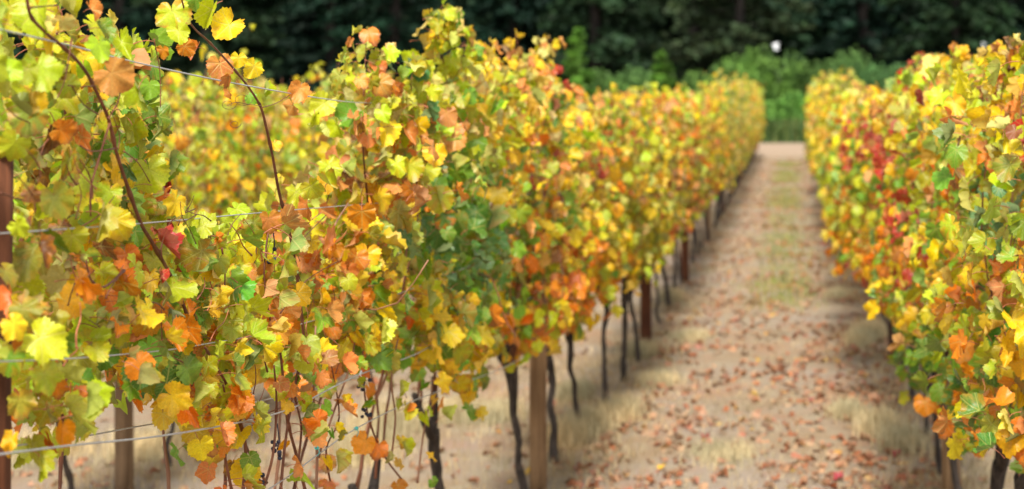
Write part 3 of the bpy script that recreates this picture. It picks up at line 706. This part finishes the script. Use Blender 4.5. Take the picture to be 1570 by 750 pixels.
# hand-placed leaves: px, py of the blade, width in px, colour key, roll (0 = tip down), face turned sideways/up, X
HL = [(18, 20, 74, 'L', 20), (60, 44, 66, 'L', -30), (98, 38, 44, 'C', 10), (62, 112, 74, 'L', 5), (18, 110, 44, 'L', 50), (44, 182, 66, 'V', -10), (100, 150, 60, 'L', 40), (128, 72, 34, 'Y', 60), (165, 78, 30, 'P', -60),
      (186, 92, 40, 'V', -30), (160, 102, 26, 'G', 0), (170, 122, 62, 'G', 20), (130, 110, 50, 'L', 10), (216, 143, 60, 'L', 15), (205, 204, 62, 'L', 5), (64, 244, 58, 'V', 0), (22, 225, 60, 'L', -20), (128, 216, 60, 'P', 30),
      (100, 200, 48, 'O', 70), (104, 252, 58, 'V', -15), (60, 316, 42, 'B', 5), (48, 300, 36, 'B', 30), (165, 300, 54, 'L', -20), (200, 262, 40, 'T', 30), (178, 345, 60, 'Y', 15), (215, 314, 52, 'L', -25), (256, 346, 26, 'R', 0), (240, 352, 22, 'R', 50),
      (110, 368, 56, 'L', 10), (64, 384, 60, 'B', 10), (30, 350, 40, 'L', 30), (302, 388, 66, 'V', -60), (160, 382, 54, 'B', 50), (196, 398, 58, 'W', 20), (145, 330, 48, 'L', -30), (190, 440, 60, 'O', -20), (140, 440, 50, 'O', 50),
      (230, 430, 44, 'Y', 10), (40, 440, 60, 'L', 20), (92, 430, 50, 'C', -30), (100, 470, 58, 'C', 0), (90, 508, 54, 'L', -10), (38, 480, 56, 'V', 20), (30, 500, 50, 'L', 60), (180, 512, 50, 'L', -15), (228, 515, 36, 'G', 5),
      (60, 580, 66, 'V', 0), (130, 585, 46, 'G', 30), (88, 596, 40, 'O', 20), (30, 620, 56, 'V', 10), (72, 630, 56, 'L', -30), (96, 662, 52, 'O', 0), (52, 690, 62, 'V', 15), (15, 680, 50, 'Y', -15), (20, 460, 24, 'Y', 0),
      (150, 540, 44, 'L', 40), (215, 570, 60, 'D', 0), (205, 595, 50, 'G', 30), (240, 560, 46, 'V', -20), (262, 590, 62, 'D', 70), (285, 545, 44, 'P', 30), (290, 630, 64, 'O', 30), (300, 665, 54, 'Y', 0), (318, 640, 40, 'O', -30), (270, 610, 60, 'Y', 60),
      (310, 545, 36, 'P', -30), (322, 508, 46, 'V', 10), (340, 540, 40, 'D', 0), (358, 455, 56, 'L', 10), (350, 498, 48, 'L', -10), (372, 500, 36, 'O', 0), (375, 588, 48, 'Y', 20), (350, 570, 50, 'Y', -20), (345, 560, 40, 'G', 30),
      (265, 25, 60, 'L', 10), (300, 4, 46, 'G', 0), (322, 22, 62, 'L', -25), (346, 44, 60, 'Y', -40), (276, 52, 44, 'L', 30), (286, 74, 34, 'O', 35), (300, 78, 36, 'W', -15), (338, 104, 50, 'P', 10), (366, 92, 28, 'Y', 0), (388, 106, 36, 'Y', -30),
      (350, 122, 34, 'P', -20), (352, 145, 26, 'P', 15), (406, 140, 36, 'L', -10), (458, 140, 40, 'P', -20), (450, 168, 44, 'P', 10), (422, 224, 24, 'Y', 10), (480, 184, 36, 'L', -20), (384, 150, 22, 'G', 40),
      (250, 80, 26, 'O', 0), (448, 350, 46, 'L', 20), (440, 330, 44, 'V', -20), (470, 320, 48, 'P', 10), (455, 300, 46, 'L', 0), (480, 290, 44, 'L', 30), (505, 260, 48, 'L', 0), (390, 345, 34, 'V', 20), (400, 360, 40, 'Y', -15), (500, 325, 40, 'P', 60),
      (555, 330, 52, 'O', 0), (590, 325, 54, 'O', 15), (545, 400, 44, 'O', -20), (540, 340, 40, 'Y', 30), (490, 420, 44, 'P', 0), (528, 470, 52, 'P', 30), (480, 400, 50, 'O', -20), (435, 400, 44, 'P', 10), (410, 410, 40, 'P', -30), (430, 485, 54, 'O', 0),
      (436, 505, 58, 'O', 20), (470, 530, 50, 'V', 0), (500, 550, 44, 'L', -30), (465, 555, 40, 'V', 10), (410, 550, 46, 'Y', 10), (430, 440, 48, 'W', -30), (375, 420, 44, 'O', 0), (330, 420, 52, 'Y', 20), (310, 455, 44, 'G', 0), (305, 420, 40, 'L', -40),
      (322, 690, 30, 'P', 10), (318, 725, 40, 'P', -10), (358, 716, 36, 'B', 0), (345, 672, 42, 'Y', 10), (570, 350, 46, 'Y', 30), (615, 230, 44, 'W', 20), (625, 270, 48, 'W', -10), (600, 260, 36, 'P', 0), (640, 300, 44, 'T', 10), (575, 410, 40, 'D', 0),
      (555, 195, 40, 'B', 5), (520, 200, 50, 'L', 20), (500, 380, 40, 'O', 0), (645, 345, 46, 'T', -15), (700, 270, 40, 'G', 10), (730, 330, 46, 'D', 0), (690, 440, 44, 'T', 20), (250, 640, 44, 'Y', 0), (290, 590, 50, 'W', 40)]
rngh = np.random.default_rng(5)
for e in HL:
    px, py, w, key, roll = e
    X = -1.03 - .04 * rngh.random() if any(pl[:, 1].min() < py < pl[:, 1].max() and abs(np.interp(py, pl[:, 1], pl[:, 0]) - px) < w * .45 for pl in CLEAR) else -.955 - .10 * rngh.random() if px < 520 else -.93 - .08 * rngh.random()
    p = P(px, py, X); s = w * p.y / F / 1.62
    yaw = math.radians(rngh.uniform(-15, 48)); pitch = math.radians(rngh.uniform(-30, 35)); rl = math.radians(roll)
    nz = Vector((math.sin(yaw) * math.cos(pitch), -math.cos(yaw) * math.cos(pitch), math.sin(pitch)))
    tip = Vector((math.sin(rl), 0, -math.cos(rl))); yv = (tip - nz * tip.dot(nz)).normalized(); xv = yv.cross(nz)
    R = np.array([[xv[i], yv[i], nz[i]] for i in range(3)])
    pos = np.array(p) - R @ np.array([0, .22, 0]) * s
    t = owner(p.y + .35); place_leaf(t, t.location, pos, R, s, int(rngh.integers(0, NV)), jitter(key, rngh))

# leaves that hang unevenly on the bare canes low down
for k in range(150):
    q = LOWCANES[int(rngh.integers(0, len(LOWCANES)))]; i = int(rngh.integers(0, len(q))); p = np.array(q[i]); px, py = proj(p)
    if py < 545 or rngh.random() < (py - 545) / 260: continue
    s = float(rngh.uniform(.020, .038)); R = orient(1, rngh, np.array([1.0]))[0]; pos = p + rngh.normal(0, .012, 3) - R @ PET_END * s
    t = owner(p[1]); place_leaf(t, t.location, pos, R, s, int(rngh.integers(0, NV)), jitter('YOLVYPGLYO'[int(rngh.integers(0, 10))], rngh))

# grapes left on the vines
def grapes(px, py, X, n, seed):
    r = random.Random(seed); c = P(px, py, X); t = owner(c.y); b = MB()
    for i in range(n * 2):
        zz = r.uniform(-1, 1); q = c + Vector((r.gauss(0, .006 + .002 * zz), r.gauss(0, .006 + .002 * zz), zz * .017)); R0 = r.uniform(.004, .0052)
        vs, fs = [], []
        for a in range(1, 5):
            for k in range(8):
                th, ph = math.pi * a / 5, 2 * math.pi * k / 8; vs.append((q.x + R0 * math.sin(th) * math.cos(ph), q.y + R0 * math.sin(th) * math.sin(ph), q.z + R0 * math.cos(th)))
        for a in range(3):
            for k in range(8): fs.append((a * 8 + k, a * 8 + (k + 1) % 8, a * 8 + 8 + (k + 1) % 8, a * 8 + 8 + k))
        fs += [tuple(range(8))[::-1], tuple(range(24, 32))]; b.add(vs, fs)
    b.tube([c + Vector((0, 0, .05)), c + Vector((.004, 0, .02)), c], .0012, 4)
    o = b.build('grape_bunch', M_GRAPE, t, loc=tuple(t.location)); tag(o, kind='stuff')
for i, (a, b_, n) in enumerate(((558, 592, 3), (562, 628, 4), (425, 690, 4), (393, 734, 6), (418, 390, 2))): grapes(a, b_, -.97, n, i)

# ------------------------------------------------------------------ posts
def post(row, Y, r, top, mat, label, lean=0.0, sides=14, squash=False):
    x = row_x(row, Y); b = MB(); n = 9; pts = []; rg = random.Random(int(Y * 100))
    for i in range(n): u = i / (n - 1); pts.append((lean * u + rg.uniform(-.002, .002), rg.uniform(-.002, .002), -.08 + (top + .08) * u))
    b.tube(pts, [r * (1.04 - .06 * i / n) for i in range(n)] , sides, True, .03, int(Y * 10))
    o = b.build('trellis_post', mat); o.location = (x, Y, 0)
    return tag(o, label, 'wooden post', 'trellis posts in ' + ROWNAME[row])
post('L1', 2.84, .034, 1.62, M_POST_RED, 'rust brown wooden post at the left edge, nearest the camera', 0.0).location.x = -1.061
post('L1', 9.17, .036, 1.55, M_POST_PALE, 'pale sawn wooden post with vertical grain beside the tall yellow vine', .0)
post('L1', 14.1, .036, 1.5, M_POST_RED, 'reddish brown post under orange leaves, third post left of the path')
post('L2', 9.06, .038, 1.5, M_POST_GREY, 'weathered tan post in the second row left, between two black trunks')
post('R1', 13.85, .036, 1.5, M_POST_RED, 'reddish brown post at the right side of the path, halfway down')
post('R1', 9.05, .038, 1.5, M_POST_PALE, 'pale wooden post at the lower right under green leaves')
ONUM = ['first', 'second', 'third', 'fourth', 'fifth', 'sixth', 'seventh', 'eighth', 'ninth', 'tenth', 'eleventh', 'twelfth']
for row in ('L1', 'R1', 'L2', 'L3', 'R2'):
    for i, Y in enumerate(POSTS[row]):
        if (row, Y) in (('L1', 2.88), ('L1', 9.17), ('L1', 14.1), ('L2', 9.06), ('R1', 13.85), ('R1', 9.05)): continue
        if Y < 5: continue
        post(row, Y, .035, 1.5, [M_POST_GREY, M_POST_RED][i % 2], f'{["weathered grey brown", "rust brown"][i % 2]} wooden post, {ONUM[i]} post of {ROWNAME[row]}')

# ------------------------------------------------------------------ wires
def wire(pts, r, label, row, mat=None):
    b = MB(); b.tube(smooth_pts(pts, 4), r, 6); c = pts[0]
    o = b.build('trellis_wire', mat or M_WIRE, loc=tuple(c)); o.location = c
    return tag(o, label, 'wire', 'trellis wires of ' + ROWNAME[row])
far = lambda z, X=-.97: [Vector((row_x('L1', Y) + (X + 1.07) * .4, Y, z)) for Y in (9.17, 14.1, 30, 60)]
wire([P(-60, 32, -.99), P(100, 68, -.99), P(205, 95, -.99), P(360, 128, -.99), P(520, 155, -.99), P(640, 168, -1.0)] + far(1.50), .0013, 'thin pale top wire stretched above the leaves at upper left', 'L1')
wire([P(-60, 362, -.99), P(90, 352, -.99), P(250, 340, -.99), P(415, 325, -.99), P(600, 310, -1.0)] + far(1.28), .0012, 'thin middle wire crossing the gap below the upper left shoot', 'L1')
wire([P(-60, 556, -.98), P(90, 551, -.98), P(215, 541, -.98), P(300, 530, -.98), P(450, 500, -1.0), P(640, 440, -1.0)] + far(1.10), .0012, 'pale wire through green leaves at left, third from the top', 'L1')
wire([P(-40, 702, -.955), P(100, 684, -.955), P(250, 668, -.955), P(380, 645, -.955), P(450, 625, -.955), P(510, 594, -.955), P(560, 571, -.955), P(640, 542, -.96), P(700, 508, -.97)] + far(.86), .0016, 'bright lower wire curving across the bare canes to the white knot', 'L1')
wire([P(-40, 690, -1.10), P(100, 674, -1.10), P(205, 655, -1.10), P(290, 640, -1.10), P(420, 610, -1.10), P(600, 560, -1.10)] + far(.82, -1.1), .0014, 'second lower wire just above the bright one at lower left', 'L1')
wire([P(380, 770, -.97), P(440, 732, -.97), P(500, 688, -.97), P(548, 656, -.97), P(640, 612, -.97), P(780, 560, -.99)] + far(.66), .0014, 'lowest wire with turquoise ties among the canes', 'L1')
wire([P(1500, 156, .60), P(1535, 156, .60), P(1600, 157, .60), P(1760, 158, .60)], .0013, 'pale top wire at the right edge above the dark red leaf', 'R1')
for z, w in ((1.45, 'upper'), (1.05, 'middle'), (.70, 'lower')):
    wire([Vector((-2.8, Y, z + .01 * math.sin(Y))) for Y in (4, 9.06, 14.4, 19.7)], .0012, f'{w} wire of the second row behind, blurred between its leaves', 'L2')
def tie(px, py, X, r, label, mat, n=3, name='wire_tie', L=.010):
    c = P(px, py, X); a = P(px + 30, py - 16, X); d = (a - c).normalized(); b = MB()
    for k in range(n):
        ring = []
        u = d.cross(Vector((0, 0, 1))).normalized(); v = d.cross(u)
        for i in range(9):
            th = 2 * math.pi * i / 8; ring.append(c + d * (L * (k - (n - 1) / 2) / n) + u * r * math.cos(th) + v * r * math.sin(th))
        b.tube(ring, r * .45, 5, False)
    b.tube([c, c + Vector((.006, -.002, -.008)), c + Vector((.002, -.004, -.018))], r * .3, 4)
    o = b.build(name, mat, loc=tuple(c)); o.location = c; tag(o, label, 'wire tie')
tie(550, 572, -.957, .0042, 'white metal knot on the bright lower wire', plain('white_clip', (.75, .76, .78), .4), 5, 'wire_knot', .03)
tie(486, 664 + 22, -.97, .0030, 'turquoise tie on the lowest wire, left one of two', M_TEAL, 4, L=.016)
tie(546, 657, -.97, .0030, 'turquoise tie on the lowest wire, right one below the white knot', M_TEAL, 4, L=.016)

# ------------------------------------------------------------------ fallen leaves
rf = np.random.default_rng(21)
DRYC = [(.34, .115, .05), (.26, .085, .04), (.38, .16, .08), (.40, .22, .13), (.19, .07, .04), (.50, .27, .07), (.32, .03, .05), (.38, .15, .10), (.36, .24, .16), (.62, .38, .04)]
DRYW = np.array([5, 5, 5, 4, 3, 1.2, .5, 4, 4, .5]); DRYW /= DRYW.sum()
DRYN = ['rust orange', 'rust brown', 'orange brown', 'pinkish tan', 'dark brown', 'ochre', 'crimson', 'brick pink', 'pale tan', 'yellow']
def flat_R(n, rng, tilt=.35):
    Rs = np.zeros((n, 3, 3))
    for i in range(n):
        up = Vector((rng.normal(0, tilt), rng.normal(0, tilt), 1 if rng.random() < .7 else -1)).normalized(); a = rng.uniform(0, 6.28)
        t_ = Vector((math.cos(a), math.sin(a), 0)); y = (t_ - up * t_.dot(up)).normalized(); x = y.cross(up)
        Rs[i] = [[x[j], y[j], up[j]] for j in range(3)]
    return Rs
def ground_spots(n, y0, y1, rng, pw=1.0):
    out = []
    while len(out) < n:
        Y = y0 * (y1 / y0) ** rng.random() if pw == 1 else rng.uniform(y0, y1)
        zone = rng.random()
        if zone < .56: X = rng.uniform(-.95, .66)
        elif zone < .68: X = rng.normal(.55, .2)
        else: X = rng.uniform(-4.8, -1.0)
        cl = mnoise.noise(Vector((X * 1.6, Y * 1.1, 9.0)))
        if rng.random() > .5 + cl * .9: continue
        out.append((X, Y))
    return out
spots = ground_spots(7800, 8.4, 55, rf)
spots.sort(key=lambda p: p[1])
def in_view(X, Y):
    a, b = VX + F * X / Y, VY + F * CAM_Z / Y
    return -20 < a < 1590 and b < 760 and (a > 640 or a < 300 or 520 < a)
cand = [i for i, (X, Y) in enumerate(spots) if in_view(X, Y)]; own = set(cand[:290])
R = flat_R(len(spots), rf); scl = rf.uniform(.016, .040, len(spots)); var = rf.integers(0, NV, len(spots)); ck = rf.choice(len(DRYC), len(spots), p=DRYW)
for i in sorted(own):
    X, Y = spots[i]; o = bpy.data.objects.new('fallen_leaf', DRY_ME[var[i]]); link(o)
    s = scl[i]; o.matrix_local = Matrix.Translation((X, Y, ground_h(X, Y) + .012)) @ Matrix([list(r_) for r_ in R[i]]).to_4x4() @ Matrix.Scale(s, 4)
    o.color = (*DRYC[ck[i]], .4)
    reg = 'behind the left row' if X < -1.15 else 'under the left row' if X < -.72 else 'on the left of the path' if X < -.1 else 'on the right of the path' if X < .42 else 'under the right row'
    dep = 'nearest the camera' if Y < 9.3 else 'level with the pale left post' if Y < 10.0 else 'a few steps on' if Y < 11 else 'further on'
    sz = 'small' if s < .026 else 'large' if s > .034 else 'middling'
    tag(o, f'{sz} {DRYN[ck[i]]} leaf {reg}, {dep}', 'fallen leaf', 'fallen leaves on the dry ground')
rest = np.array([i for i in range(len(spots)) if i not in own])
ps = np.array([(spots[i][0], spots[i][1], ground_h(*spots[i]) + .010) for i in rest])
cs = np.array([(*DRYC[k], .4) for k in ck[rest]])
me = foliage_mesh('leaf_litter', ps, R[rest], scl[rest], var[rest], cs, M_DRYS, np.zeros(3))
tag(link(bpy.data.objects.new('leaf_litter', me)), 'rust and pinkish fallen vine leaves strewn over the path', 'leaf litter', kind='stuff')

# ------------------------------------------------------------------ dry grass
def grass(n, sampler, hgt, wid, cols, name, label, seed, lay=.6):
    rg = np.random.default_rng(seed); pts = np.array([sampler(rg) for _ in range(n)]); z = np.array([ground_h(a, b) for a, b in pts[:, :2]])
    sc_ = pts[:, 2]; h = hgt * sc_ * rg.uniform(.5, 1.3, n); a = rg.uniform(0, 6.28, n); l = rg.uniform(.1, 1.0, n) * lay
    d = np.stack([np.cos(a), np.sin(a)], 1); w = wid * rg.uniform(.6, 1.4, n); pr = np.stack([-d[:, 1], d[:, 0]], 1)
    V = np.zeros((n, 5, 3))
    V[:, 0, :2] = pts[:, :2] - pr * w[:, None]; V[:, 1, :2] = pts[:, :2] + pr * w[:, None]; V[:, 0, 2] = V[:, 1, 2] = z - .005
    m = pts[:, :2] + d * (h * l * .35)[:, None]; V[:, 2, :2] = m - pr * w[:, None] * .7; V[:, 3, :2] = m + pr * w[:, None] * .7; V[:, 2, 2] = V[:, 3, 2] = z + h * .6
    V[:, 4, :2] = pts[:, :2] + d * (h * l)[:, None]; V[:, 4, 2] = z + h * (1 - .4 * l)
    T = np.array([(0, 1, 3), (0, 3, 2), (2, 3, 4)])[None] + (np.arange(n) * 5)[:, None, None]
    c = np.array(cols)[rg.integers(0, len(cols), n)] * rg.uniform(.75, 1.25, (n, 1)); c = np.concatenate([c, np.ones((n, 1))], 1)
    me = mesh_tris(name, V.reshape(-1, 3), T.reshape(-1, 3), M_GRASS, np.repeat(c, 5, 0))
    return tag(link(bpy.data.objects.new(name, me)), label, 'grass', kind='stuff')
TUFTS = []
def ground_at(px, py): Y = F * CAM_Z / (py - VY); return (px - VX) * Y / F, Y
for px, py, r, s in ((1335, 520, .16, 1.5), (1318, 530, .12, 1.2), (1350, 665, .16, 1.4), (1385, 690, .14, 1.2), (1300, 640, .12, 1), (870, 680, .12, 1.6), (905, 660, .14, 1.5), (950, 640, .14, 1.3), (880, 610, .12, 1.2), (985, 545, .12, 1.2), (1290, 420, .14, 1.2),
                     (1030, 460, .12, 1.2), (1010, 590, .15, .9), (560, 700, .2, 1.8), (600, 660, .25, 1.8), (700, 640, .2, 1.2), (1110, 700, .2, .7), (1060, 520, .15, .8), (1285, 455, .12, 1.0), (60, 700, .3, 1.4), (240, 690, .3, 1.3), (760, 640, .2, 1.2)):
    x, y = ground_at(px, py); TUFTS.append((x, y, r, s))
def s_tuft(rg):
    k = rg.integers(0, len(TUFTS)); x, y, r, s = TUFTS[k]; return (x + rg.normal(0, r * .38), y + rg.normal(0, r * .8), s)
def s_all(rg):
    while True:
        Y = 7.5 * (60 / 7.5) ** rg.random(); X = rg.uniform(-3.2, 1.6) if rg.random() < .7 else (-.95 + rg.normal(0, .2) if rg.random() < .5 else .66 + rg.normal(0, .2))
        if rg.random() < .55 + 1.1 * mnoise.noise(Vector((X * 1.3, Y * .8, 2.0))): return (X, Y, .8 + .5 * (abs(X + .1) > .6))
def s_mid(rg):
    
    while True:
        Y = rg.uniform(15, 54)
        if rg.random() < .45 + 1.4 * mnoise.noise(Vector((3.0, Y * .35, 5.0))): return (-.06 + rg.normal(0, .17), Y, rg.uniform(.6, 1.3))
STRAW = [(.46, .36, .22), (.40, .31, .18), (.54, .45, .30), (.32, .24, .14)]
grass(80000, s_all, .040, .0016, STRAW, 'dry_grass', 'short straw coloured dry grass over the path and under the vines', 31, .9)
grass(24000, s_tuft, .085, .0016, [(.62, .53, .36), (.54, .45, .29), (.58, .49, .33)], 'straw_tuft', 'pale blond tufts of dry grass beside the rows', 32, .6)
grass(6500, s_mid, .06, .003, [(.16, .21, .05), (.24, .28, .07), (.40, .36, .14)], 'green_grass', 'thin strip of green weeds along the middle of the path', 33, .7)
def s_verge(rg): return (rg.uniform(-14, 12), rg.uniform(71.5, 75), 1.0)
grass(16000, s_verge, .75, .03, [(.05, .10, .03), (.08, .14, .035), (.14, .17, .06)], 'tall_weeds', 'bright green tall weeds on the far side of the dirt road', 34, .6)

# ------------------------------------------------------------------ trees and shrubs behind
GAPS = [(1190, 71, 2), (1508, 70, 2), (1523, 80, 1)]
def clear_gaps(C, rad):
    px = VX + F * C[:, 0] / C[:, 1]; py = VY + F * (CAM_Z - C[:, 2]) / C[:, 1]; ok = np.ones(len(C), bool)
    for a, b, r in GAPS: ok &= np.hypot(px - a, py - b) > r + rad * F / C[:, 1] * .7
    return ok
def leaf_cloud(name, C, size, cols, rng, mat, parent, base, flat=.5, gaps=True, shape='frond'):
    if gaps:
        ok = clear_gaps(C, size); C = C[ok]; cols = cols[ok]
    n = len(C); a = rng.normal(0, 1, (n, 3)); a[:, 2] *= flat; a /= np.linalg.norm(a, axis=1)[:, None]
    b = rng.normal(0, 1, (n, 3)); b -= a * (a * b).sum(1)[:, None]; b /= np.linalg.norm(b, axis=1)[:, None]
    s = size * rng.uniform(.5, 1.3, (n, 1)); w = s * rng.uniform(.35, .75, (n, 1)); c3 = np.cross(a, b)
    V = np.stack([C - a * s, C + b * w - a * s * .1, C + a * s, C - b * w * .9 + c3 * s * .25], 1)
    T = np.array([(0, 1, 2), (0, 2, 3)])[None] + (np.arange(n) * 4)[:, None, None]
    me = mesh_tris(name, V.reshape(-1, 3) - base, T.reshape(-1, 3), mat, np.repeat(np.concatenate([cols, np.ones((n, 1))], 1), 4, 0))
    return link(bpy.data.objects.new(name, me), parent)
def conifer(X, Y, H, Rr, seed, label, colr, skirt=.4, n=9000, cat='conifer', name='conifer_tree', group='dark conifers behind the vineyard', size=.20):
    rng = np.random.default_rng(seed); base = np.array([X, Y, 0.0]); t = empty(name, tuple(base))
    b = MB(); b.tube([(X, Y, -.2), (X + rng.normal(0, .1), Y, H * .5), (X, Y, H * .97)], [H * .018, H * .011, .02], 8, True, .1, seed); b.build('trunk', M_TBARK, t, loc=base)
    b = MB(); C = []; cc = []; nb = int(H * 8); lean = rng.uniform(-.1, .1)
    for k in range(nb):
        z = skirt + (H - skirt) * ((k + rng.random()) / nb) ** 1.05; L = Rr * (1 - (z - skirt) / (H - skirt)) ** (.75 if H > 5 else 1.1) * rng.uniform(.55, 1.15) + .12
        a = rng.uniform(0, 6.28); d = np.array([math.cos(a), math.sin(a), 0]); drop = rng.uniform(.05, .4)
        p0 = np.array([X, Y, z]); p1 = p0 + d * L * .55 + (0, 0, -drop * L * .15); p2 = p0 + d * L + (0, 0, -drop * L * .55)
        if H > 5: b.tube([p0, p1, p2], [.045, .03, .01], 3, False)
        m = max(4, int(n / nb * (L / Rr) * 1.5)); u = rng.random(m) ** .6
        q = p0[None] + (p2 - p0)[None] * u[:, None]; q[:, 2] += drop * L * .25 * np.sin(u * 3.14)
        q += rng.normal(0, 1, (m, 3)) * np.array([.17, .17, .10]) * (L * .55 + .1) * (0.6 if H > 5 else .5)
        C.append(q); shade = rng.uniform(.55, 1.5); cc.append(np.array(colr)[None] * shade * rng.uniform(.8, 1.25, (m, 1)) * (1 + rng.normal(0, .06, (m, 3))))
    C = np.concatenate(C); cc = np.clip(np.concatenate(cc), .003, 1)
    C[:, 2] = np.maximum(C[:, 2], .05)
    if H > 5: tag(b.build('branch', M_TBARK, t, loc=base), kind='stuff')
    leaf_cloud('crown', C, size, cc, rng, M_FOL, t, base)
    return tag(t, label, cat, group)
tl = [(-35, 'beyond the upper left leaves, at the left edge'), (-30.2, 'behind the leaning left shoot'), (-25.4, 'behind the gap under the tall orange shoot'), (-21, 'above the salmon leaf at upper left'),
      (-16.8, 'behind the tall vine tips at centre left'), (-12.5, 'just left of the taller small green conifer'), (-8.4, 'between the two small green conifers'), (-4.3, 'right of the shorter small green conifer'),
      (-2.2, 'left of the bright sky gap above the path'), (3.4, 'right of the bright sky gap above the path'), (7.2, 'above the tip of the right row'), (11.6, 'behind the right row at the right edge'), (16, 'outside the right edge')]
for i, (X, where) in enumerate(tl[:-1]):
    g_ = [(.010, .036, .021), (.008, .027, .018), (.020, .046, .021), (.008, .024, .016)][i % 4]
    if i in (8, 7): g_ = (.030, .050, .024)
    conifer(X, 92 + [0, 5, 2, 7][i % 4], 15 + (i * 7 % 5), 3.6, 300 + i, f'tall dark conifer {where}', g_, .3 if i not in (10,) else 1.2, 13000)
conifer((885 - VX) * 76 / F, 76, 3.95, 1.25, 401, 'small bright green pointed conifer standing alone, the taller one', (.10, .22, .035), .05, 9000, 'small conifer', 'small_conifer', 'young conifers by the road', .17)
conifer((1017 - VX) * 77 / F, 77, 3.1, 1.2, 402, 'small bright green rounded conifer, the shorter one to the right', (.10, .22, .035), .05, 7500, 'small conifer', 'small_conifer', 'young conifers by the road', .17)
# the wood behind, a solid mass of dark foliage with a few chinks of sky
rng = np.random.default_rng(77); n = 150000
C = np.stack([rng.uniform(-46, 22, n), rng.uniform(101, 124, n), rng.uniform(0, 1, n) ** 1.2 * 17], 1)
keep = np.array([mnoise.noise(Vector((c[0] * .5, c[1] * .2, c[2] * .5))) > -.75 for c in C]); C = C[keep]
cc = np.array([(.014, .034, .018)]) * rng.uniform(.5, 1.5, (len(C), 1))
wd = leaf_cloud('far_wood', C, .42, cc, rng, M_FOL, None, np.zeros(3)); tag(wd, 'dark far wood filling the background between the nearer conifers', 'wood', kind='stuff')

def shrub(X, Y, H, Wd, seed, label, colr, n=3500, size=.11):
    rng = np.random.default_rng(seed); base = np.array([X, Y, 0.0]); t = empty('shrub', tuple(base)); b = MB(); C = []; cc = []
    lobes = [(rng.normal(0, Wd * .3), rng.normal(0, Wd * .3), H * rng.uniform(.3, .82), Wd * rng.uniform(.18, .36), rng.uniform(.65, 1.35)) for _ in range(15)]
    for k in range(7):
        lx, ly, lz, lr, _ = lobes[k]; b.tube([(X + lx * .15, Y + ly * .15, -.05), (X + lx * .6, Y + ly * .6, lz * .5), (X + lx, Y + ly, lz)], [.03, .02, .008], 5, False)
    tag(b.build('stem', M_TBARK, t, loc=base), kind='stuff')
    for lx, ly, lz, lr, sh in lobes:
        m = n // 15; d = rng.normal(0, 1, (m, 3)); d /= np.linalg.norm(d, axis=1)[:, None]; q = d * lr * (rng.random((m, 1)) ** .45) * (1, 1, 1.15) + (X + lx, Y + ly, lz)
        C.append(q); cc.append(np.array(colr)[None] * sh * rng.uniform(.7, 1.3, (m, 1)))
    m = n // 5; q = np.stack([X + rng.normal(0, Wd * .35, m), Y + rng.normal(0, Wd * .3, m), rng.uniform(0, H * .6, m)], 1); C.append(q); cc.append(np.array(colr)[None] * rng.uniform(.5, 1.1, (m, 1)))
    C = np.concatenate(C); C[:, 2] = np.maximum(C[:, 2], .03)
    leaf_cloud('foliage', C, size, np.clip(np.concatenate(cc), .003, 1), rng, M_SHRUB, t, base, 1.0, False)
    return tag(t, label, 'shrub', 'green shrubs along the dirt road')
sg = (.085, .165, .040)
SHR = [(-9.6, 80, 1.5, 2.0, 'left of the taller small conifer', (.05, .10, .035)), (-6.7, 80, 2.1, 1.9, 'between the two small conifers, left one', (.085, .17, .045)), (-5.5, 82, 2.3, 2.0, 'between the two small conifers, right one', (.07, .14, .045)), (-3.3, 79, 2.2, 2.4, 'right of the shorter small conifer', sg),
       (-1.9, 80, 2.5, 2.3, 'above the left row where it narrows', (.08, .15, .04)), (-.7, 78.5, 3.0, 2.0, 'bushy one left of the end of the path', (.095, .19, .04)), (.55, 79, 2.6, 1.9, 'facing the end of the path', sg), (1.7, 80, 2.9, 2.2, 'right of the end of the path', (.075, .15, .045)),
       (3.2, 79, 2.5, 2.3, 'above the tip of the right row', (.06, .13, .045)), (4.9, 80, 2.2, 2.5, 'behind the red leaves of the right row', (.05, .11, .04)), (6.6, 81, 2.0, 2.4, 'low dark one behind the right row', (.04, .09, .035)), (-.2, 76.2, 1.5, 1.3, 'low bright one at the road edge, left', (.11, .24, .05)), (.8, 76, 1.35, 1.3, 'low bright one at the road edge, right', (.10, .23, .045))]
for i, (X, Y, H, Wd, where, c) in enumerate(SHR): shrub(X, Y, H * 1.12, Wd, 500 + i, f'leafy green shrub {where}', tuple(v * (1.0 + .5 * (i % 3) / 2) for v in c))

# hedge of weeds seen at the mouth of the row
print('LEAF PARTS', LEAF_COUNT, 'OBJECTS', len(bpy.data.objects), 'TRIS', sum(len(m.polygons) for m in bpy.data.meshes))
